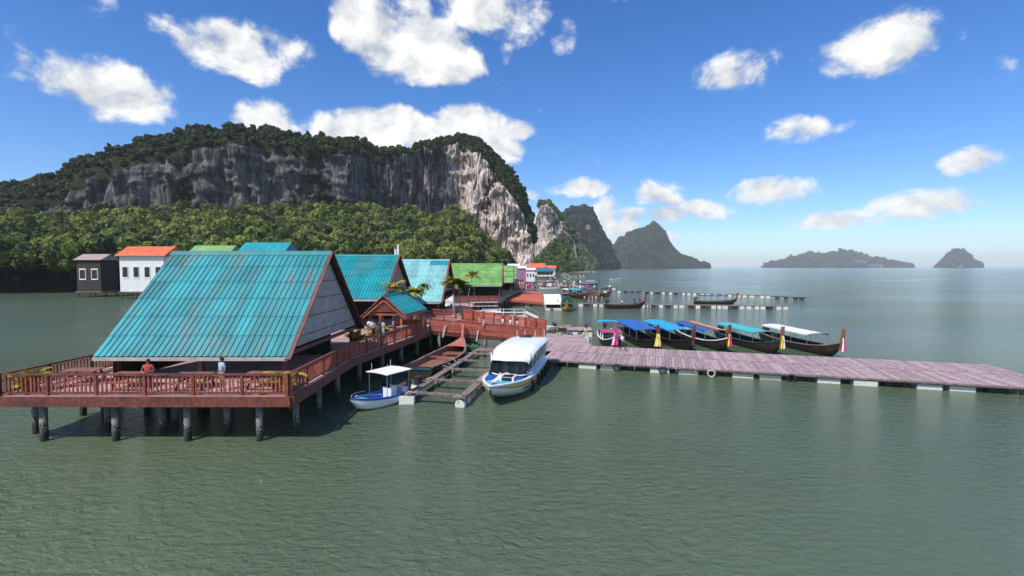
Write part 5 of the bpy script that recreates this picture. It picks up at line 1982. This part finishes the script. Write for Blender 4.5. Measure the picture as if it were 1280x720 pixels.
# orange red deck
od = thing('orange_deck', 'low orange red boarded jetty behind the white landing stage', 'jetty', (2.5, 118, 0))
o0 = Vector((2.5, 118, 0))
qa = [W(631, 374, 1.6), W(681, 378.5, .8), W(676, 364.5, .8), W(633, 363.5, 1.6)]
nb = 26
for i in range(nb):
    a0, a1 = i / nb + .003, (i + 1) / nb - .003
    q = [qa[0].lerp(qa[3], a0), qa[1].lerp(qa[2], a0), qa[1].lerp(qa[2], a1), qa[0].lerp(qa[3], a1)]
    q = [p - o0 for p in q]
    lo = [p - Vector((0, 0, .1)) for p in q]
    MB().add(lo + q, [(3, 2, 1, 0), (4, 5, 6, 7), (0, 1, 5, 4), (1, 2, 6, 5), (2, 3, 7, 6), (3, 0, 4, 7)]).build('board', M['orange_deck'], od)
for a in (.02, .33, .66, .97):
    p, q = qa[0].lerp(qa[1], a) - o0, qa[3].lerp(qa[2], a) - o0
    for u in (.02, .5, .97):
        s_ = p.lerp(q, u)
        MB().tube([(s_.x, s_.y, -1.2), (s_.x, s_.y, s_.z - .11)], .16, 7).build('pile', M['pile'], od)
p, q = qa[0] - o0, qa[1] - o0
MB().beam(p + Vector((0, -.1, -.25)), q + Vector((0, -.1, -.25)), .15, .4).build('edge_beam', M['red_wood'], od)

# ------------------------------------------------------------------ floating white hut and green canopied boat
fh = thing('floating_hut', 'floating hut with plain white sloping roof on white drums', 'hut', (W(692, 388, 0).x, 99, 0))
bx_ = MB()
hw_, hd_ = 1.75, 2.1
bx_.add([(-hw_, -hd_, 1.15), (hw_, -hd_, 1.15), (hw_, hd_, 2.9), (-hw_, hd_, 2.9), (-hw_, -hd_, 1.28), (hw_, -hd_, 1.28), (hw_, hd_, 3.03), (-hw_, hd_, 3.03)],
        [(3, 2, 1, 0), (4, 5, 6, 7), (0, 1, 5, 4), (1, 2, 6, 5), (2, 3, 7, 6), (3, 0, 4, 7)])
bx_.build('roof', M['canvas_white'], fh)
for x in (-1.6, 1.6):
    for y, z in ((-1.9, 1.15), (1.9, 2.7)):
        MB().box((x, y, z / 2 + .15), (.12, .12, z - .3)).build('post', M['white'], fh)
MB().box((0, 0, .42), (3.4, 4.0, .12)).build('platform', M['grey_wood'], fh)
for x in (-1.15, .35, 1.2):
    MB().box((x, -1.7, .1), (.95 if x != .35 else .7, .7, .62)).build('float', M['float_white'], fh)
MB().box((0, .4, 1.0), (2.9, 2.4, 1.0)).build('dark_store', M['dark_in'], fh)
G1 = longtail('longtail_boat', 'ochre hulled longtail boat with dark green canopy near the white hut', 9.0, 2.5, 'yellow_hull', 'dark_in', 'dark_hull', .8, .7,
              'canvas_green', (-3.4, 2.4, 1.75), prow_m='yellow_hull', arch=1.0, drop=.5, hood=True)
place(G1, (W(712, 390, 0).x, 97.5), (-.12, -1))
pt = W(701.5, 388, .48)
person('person in olive clothes standing on the white hut float', (pt.x, 98.0, .48), (1, 0), 'stand', (.25, .24, .06), (.20, .19, .06), h=1.0)

# ------------------------------------------------------------------ float piers farther out
wf_me = MB().box((0, 0, 0), (.95, .8, .62)).mesh('float', M['float_white'])
df_me = MB().box((0, 0, 0), (.95, .85, .60)).mesh('float', M['float_dark'])


def float_pier(label, a, b, width=1.6, step=1.9, seed=1, plank='grey_wood', z=.75):
    a, b = Vector((a[0], a[1], 0)), Vector((b[0], b[1], 0))
    r = thing('float_pier', label, 'pier', a, math.atan2((b - a).y, (b - a).x))
    L = (b - a).length
    rg_ = random.Random(seed)
    n = int(L / 2.6)
    for i in range(n):
        for k in range(3):
            MB().box(((i + .5) * L / n, (k - 1) * width / 3, z + rg_.uniform(-.02, .02)), (L / n * .985, width / 3 * .93, .07)).build('plank', M[plank], r)
    for y in (-.6, .6):
        MB().box((L / 2, y, z - .11), (L, .12, .14)).build('bearer', M['dark_red'], r)
    m = int(L / step)
    for i in range(m):
        w_ = rg_.random() < .62
        put('float', wf_me if w_ else df_me, r, ((i + .5) * L / m + rg_.uniform(-.35, .35), -width / 2 + .32 + rg_.uniform(-.08, .08), z - .36), (0, 0, rg_.uniform(-.1, .1)), (rg_.uniform(.8, 1.15), 1, 1))
    return r


p2a, p2b = W(722, 382.5, 0), W(985, 386.5, 0)
float_pier('grey plank float pier with white blocks under the moored longtails', p2a, p2b, 2.6, 1.42, 2, z=.62)
p3a, p3b = W(752, 365.5, 0), W(810, 366.0, 0)
float_pier('far straight float pier on black and white drums', p3a, p3b, 2.0, 2.1, 3, z=.62)
p4a, p4b = W(806, 366.5, 0), W(1010, 374.5, 0)
float_pier('far float pier angled towards the open bay', p4a, p4b, 2.0, 2.0, 4, z=.62)

H1 = longtail('longtail_boat', 'dark longtail boat lying alongside the float pier with passengers', 8.6, 1.9, 'dark_hull', 'dark_in', 'grey_wood', 1.25, .85, None, thwarts=4, prow_m='dark_red')
hp = W(782, 385.5, 0)
place(H1, (hp.x, hp.y), (1, .12))
I1 = longtail('longtail_boat', 'longtail boat under turquoise canopy beyond the float pier', 9.5, 2.2, 'dark_hull', 'dark_in', 'grey_wood', 1.2, .8, 'canvas_teal', (-3.6, 2.6, 2.2), prow_m='brown_wood')
ip = W(727, 374.5, 0)
place(I1, (ip.x, ip.y + 6), (.32, -1), 0, 1.15)
J1 = longtail('longtail_boat', 'olive hulled longtail under long grey navy canopy', 9.5, 2.2, 'yellow_hull', 'dark_in', 'grey_wood', 1.2, .8, 'canvas_navy', (-4.0, 2.4, 2.2), prow_m='yellow_hull')
jp = W(744, 374, 0)
place(J1, (jp.x - .6, jp.y + 6), (.42, -1), 0, 1.1)
K1 = longtail('longtail_boat', 'longtail under blue grey canopy behind the olive hulled boat', 9.5, 2.2, 'dark_hull', 'dark_in', 'grey_wood', 1.2, .8, 'canvas_navy', (-4.0, 2.4, 2.3), prow_m='dark_red')
place(K1, (W(752, 373, 0).x + 1, W(752, 373, 0).y + 9), (.5, -1), 0, 1.1)
N1 = longtail('longtail_boat', 'brown longtail without canopy moored between the turquoise and navy canopies', 9.5, 2.2, 'brown_wood', 'dark_in', 'grey_wood', 1.2, .8, None, prow_m='brown_wood')
place(N1, (W(734, 374, 0).x + .5, W(734, 374, 0).y + 5.5), (.38, -1), 0, 1.05)
O1 = longtail('longtail_boat', 'longtail under pale grey cover on the landward side of turquoise canopy', 9.5, 2.2, 'dark_hull', 'dark_in', 'white', 1.2, .8, 'canvas_white', (-3.4, 1.8, 2.1), prow_m='dark_red')
place(O1, (W(717, 373, 0).x, W(717, 373, 0).y + 10), (.25, -1))
L1 = longtail('longtail_boat', 'longtail with blue canopy lying at the outer end of float pier', 9.5, 2.2, 'dark_hull', 'dark_in', 'grey_wood', 1.2, .8, 'canvas_blue', (-3.6, 2.4, 2.2), prow_m='dark_red')
place(L1, (W(905, 383, 0).x, W(905, 383, 0).y + 4.5), (1, -.1))
px_list = [(745.5, (.74, .74, .74), 'passenger in white shirt on the float pier by the olive hull'), (749.5, (.10, .10, .12), 'passenger in black shirt waiting on the float pier'),
           (753.0, (.72, .70, .66), 'passenger in pale shirt next to the one in black'), (758.0, (.06, .06, .08), 'passenger in dark clothes under the black umbrella'),
           (741.0, (.45, .30, .25), 'passenger in tan shirt near the turquoise canopy'),
           (731.5, (.62, .20, .22), 'passenger in red shirt by the brown uncovered longtail'), (736.5, (.12, .16, .30), 'passenger in blue shirt by the brown uncovered longtail')]
for i, (px, sh, lb_) in enumerate(px_list):
    p = W(px, 379.5, .89)
    yy = p2a.y + (p2b.y - p2a.y) * ((px - 722) / 263)
    person(lb_, ((px - 640) / F * yy, yy + .3 + .3 * (i % 2), .66), (.6, -1 + .4 * i), 'stand', sh, (.06, .06, .09) if i % 2 else (.35, .32, .30), h=1.02)
um = thing('umbrella', 'open black umbrella held on the float pier', 'umbrella', ((760 - 640) / F * p2a.y, p2a.y + .4, .66))
MB().tube([(0, 0, 1.1), (0, 0, 2.12)], .015, 5).build('shaft', M['metal'], um)
MB().loft([[Vector((r_ * math.cos(2 * PI * k / 10), r_ * math.sin(2 * PI * k / 10), z)) for k in range(10)] for r_, z in ((.62, 1.80), (.45, 1.98), (.2, 2.08), (.02, 2.12))], True, True).build('cover', M['black'], um)
for (px, sh, lb_) in ((778, (.70, .70, .70), 'passenger in white standing amidships in the dark longtail'), (793.5, (.05, .07, .20), 'passenger in blue standing near the dark longtail bow'),
                      (800, (.20, .05, .05), 'boatman in dark red at the dark longtail prow')):
    person(lb_, ((px - 640) / F * (hp.y + .3), hp.y + .25 + (px - 782) / 160, .19 + (.35 if px > 790 else 0)), (.3, -1), 'stand', sh, (.05, .05, .07), h=1.0)

# ------------------------------------------------------------------ fish farm rafts and small craft in the distance
def raft(label, p, w, d, rz, seed, clutter=2.5):
    r = thing('fish_raft', label, 'raft', (p.x, p.y, 0), rz)
    rg_ = random.Random(seed)
    nx, ny = max(2, int(w / 4)), max(2, int(d / 4))
    for i in range(nx + 1):
        MB().box((-w / 2 + w * i / nx, 0, .62), (.45, d, .10)).build('walk_plank', M['grey_wood'], r)
    for j in range(ny + 1):
        MB().box((0, -d / 2 + d * j / ny, .73), (w, .45, .10)).build('walk_plank', M['grey_wood'], r)
    for i in range(nx + 1):
        for j in range(ny + 1):
            if rg_.random() < .85:
                put('float', wf_me if rg_.random() < .7 else df_me, r, (-w / 2 + w * i / nx + rg_.uniform(-.3, .3), -d / 2 + d * j / ny - .2, .18), (0, 0, rg_.uniform(-.3, .3)))
    for k in range(int(nx * clutter)):
        x, y = rg_.uniform(-w / 2, w / 2), -d / 2 + d * rg_.randint(0, ny) / ny
        m_ = rg_.choice(['cage', 'float_white', 'canvas_white', 'ribbon_pink', 'canvas_navy', 'float_dark'])
        s_ = rg_.uniform(.6, 1.3)
        MB().tube([(x, y, .78), (x, y, .78 + s_ * .8)], [s_ * .55, s_ * .45], 8).build('crate', M[m_], r)
    return r


raft('cluttered fish raft with pink nets before the blue roofed house', W(677, 358.5, 0), 16, 14, .1, 3, 12)
raft('fish raft with red cloth beside the turquoise canopy', W(697, 360, 0), 9, 8, -.1, 5)
raft('small fish raft with white floats out past the red cloth raft', W(722, 355, 0), 13, 8, -.15, 6)
raft('wide far fish raft below the wooded limestone foot', W(712, 346.5, 0), 26, 14, .0, 7)
raft('farthest fish raft strung with white floats toward the open bay', W(722, 340.3, 0), 60, 25, .0, 8)
raft('narrow fish raft tied near the blue roofed house', W(700, 351.5, 0), 14, 9, .05, 9)


def skiff(label, p, d, hull, canopy=None, L=8.0):
    b = longtail('skiff', label, L, 1.8, hull, 'dark_in', 'white', .8, .7, canopy, (-2.4, 2.0, 1.9), engine=False, thwarts=3, group=None)
    return place(b, p, d)


skiff('red skiff moored by the raft with the red cloth', W(703, 359, 0), (-1, .2), 'canvas_red')
skiff('white skiff moored beyond the cluttered raft', W(688, 362, 0), (1, .1), 'white')
skiff('white topped skiff by the farthest raft', W(728, 339.6, 0), (1, .1), 'white', 'canvas_white', 14)
skiff('white skiff with white canopy before the far raft', W(705, 343.6, 0), (1, .05), 'white', 'canvas_white', 12)
skiff('blue skiff with white canopy near the small white float raft', W(738, 356, 0), (1, .15), 'blue', 'canvas_white', 9)
skiff('brown skiff under navy cover behind the cluttered raft', W(684, 353.2, 0), (1, -.1), 'brown_wood', 'canvas_navy', 9)
skiff('white skiff crossing open water past the float piers', W(770, 350, 0), (1, .3), 'white', None, 9)
raft('long fish raft with pale floats behind the navy canopies', W(742, 361.5, 0), 15, 7, .0, 12, 4)
skiff('grey skiff drifting between the two far rafts', W(692, 345.2, 0), (1, -.1), 'canvas_navy', None, 10)
skiff('white skiff tied under the purple house', W(657, 352.5, 0), (1, .2), 'white', 'canvas_white', 8)

# ------------------------------------------------------------------ houses at the far end of the village
def stilt_box(name, label, px0, px1, ytop, ybase, d, depth, wallm, roofm, eave=.5, rise=1.6, floor=1.2, hip=True, windows=2, open_front=False, railm='white'):
    x0, x1 = (px0 - 640) / F * d, (px1 - 640) / F * d
    zt = proj_z(ytop, d)
    w = x1 - x0
    r = thing(name, label, 'house', ((x0 + x1) / 2, d, 0))
    hz = zt - floor
    hw = w / 2
    MB().box((0, depth / 2, floor - .12), (w + .6, depth + .6, .24)).build('floor', M['grey_wood'], r)
    if open_front:
        MB().box((0, depth * .7, floor + hz / 2), (w - .4, .2, hz)).build('wall', M[wallm], r)
        for i in range(5):
            MB().box((-hw + .2 + (w - .4) * i / 4, .15, floor + hz / 2), (.25, .25, hz)).build('post', M['white'], r)
        MB().box((0, .0, floor + .5), (w, .1, .9)).build('railing', M[railm], r)
    else:
        MB().box((0, depth / 2, floor + hz / 2), (w, depth, hz)).build('wall', M[wallm], r)
        for i in range(windows):
            x = -hw + w * (i + .5) / windows
            wn = MB().box((x, -.04, floor + hz * .55), (w / windows * .55, .1, hz * .36)).build('window', M['white'], r)
            MB().box((x, -.10, floor + hz * .55), (w / windows * .45, .05, hz * .28)).build('pane', M['glass'], wn)
    rb = MB()
    e = eave
    if hip:
        ridge = max(.3, (w - depth) / 2)
        rb.add([(-hw - e, -e, zt), (hw + e, -e, zt), (hw + e, depth + e, zt), (-hw - e, depth + e, zt), (-ridge, depth / 2, zt + rise), (ridge, depth / 2, zt + rise)],
               [(0, 1, 5, 4), (1, 2, 5), (2, 3, 4, 5), (3, 0, 4), (3, 2, 1, 0)])
    else:
        rb.add([(-hw - e, -e, zt), (hw + e, -e, zt), (hw + e, depth + e, zt), (-hw - e, depth + e, zt), (-hw - e, depth / 2, zt + rise), (hw + e, depth / 2, zt + rise)],
               [(0, 1, 5, 4), (2, 3, 4, 5), (1, 2, 5), (3, 0, 4), (3, 2, 1, 0)])
    rb.build('roof', M[roofm], r)
    n = max(3, int(w / 2.5))
    for i in range(n):
        for y in (.2, depth - .2):
            x = -hw + .2 + (w - .4) * i / (n - 1)
            MB().tube([(x, y, -1), (x, y, floor - .2)], .16, 6).build('stilt', M['pile'], r)
    return r


stilt_box('stilt_house', 'house with plain purple wall beside the dull green roofs', 647.3, 657.5, 335.5, 349, 172, 8, 'purple', 'canvas_white', .3, .9, 3.4, False, 0)
stilt_box('stilt_house', 'white walled low house right of the purple wall', 657.8, 668.5, 337.5, 349, 215, 8, 'white', 'canvas_white', .5, .9, 2.2, False, 3)
stilt_box('stilt_house', 'open sided pavilion house with blue hipped roof over the water', 671.3, 692.5, 339.3, 349, 340, 10, 'cream', 'blue_roof', 1.2, 3.0, 2.0, True, 0, True)
stilt_box('stilt_house', 'big orange roofed house behind the blue hipped roof', 663, 680, 335.0, 348, 395, 14, 'white', 'orange_roof', 1.2, 4.0, 2.0, False, 4)
stilt_box('stilt_house', 'lower orange roofed house set to the right behind the blue roof', 680.5, 694, 335.6, 348, 402, 12, 'white', 'orange_roof', 1.0, 2.6, 2.0, False, 3)
stilt_box('stilt_house', 'grey roofed white house behind the purple wall', 648, 660.5, 333.8, 346, 235, 9, 'white', 'gable_grey', .6, 1.3, 2.2, False, 3)
stilt_box('stilt_house', 'pale roofed house tucked behind the green roofed halls', 636, 648, 333.2, 346, 200, 9, 'cream', 'canvas_white', .6, 1.2, 2.2, False, 2)
stilt_box('stilt_house', 'teal roofed stilt house by the wooded shore', 300, 352, 318, 352, 128, 9, 'cream', 'teal', .8, 3.4, 2.0, False, 4)
stilt_box('stilt_house', 'green roofed stilt house by the wooded shore', 236, 282, 320, 352, 138, 9, 'gable_grey', 'green_roof', .8, 3.2, 2.0, False, 3)
stilt_box('stilt_house', 'orange roofed stilt house by the wooded shore', 150, 205, 320, 352, 132, 8, 'white', 'orange_roof', .8, 2.8, 2.0, False, 4)
stilt_box('stilt_house', 'small grey roofed hut by the wooded shore', 96, 126, 325, 352, 140, 6, 'dark_in', 'gable_grey', .6, 1.8, 1.6, False, 2)
hp_ = stilt_box('stilt_hut', 'little open hut with flowered rail near the orange jetty', 643.5, 655.5, 350.5, 362, 135, 4, 'dark_in', 'dark_red', .2, .3, 3.1, False, 0, True, 'pink_wood')

# ------------------------------------------------------------------ haze: one even volume round everything
hz = MB()
hz.box((0, 7300, 144), (26600, 15800, 290))
haze = stuff(hz.build('haze', None))
haze.data.materials.clear()
hm = bpy.data.materials.new('haze_air')
hm.use_nodes = True
ht = NT(hm.node_tree)
for nd_ in list(ht.n):
    ht.n.remove(nd_)
pv = ht.new('ShaderNodeVolumePrincipled')
pv.inputs['Color'].default_value = (.90, .95, 1.0, 1)
pv.inputs['Density'].default_value = .00008
pv.inputs['Anisotropy'].default_value = 0.0
ho_ = ht.new('ShaderNodeOutputMaterial')
ht.l.new(pv.outputs[0], ho_.inputs['Volume'])
haze.data.materials.append(hm)
sc.cycles.volume_bounces = 1
sc.cycles.max_bounces = 6
sc.cycles.use_denoising = True
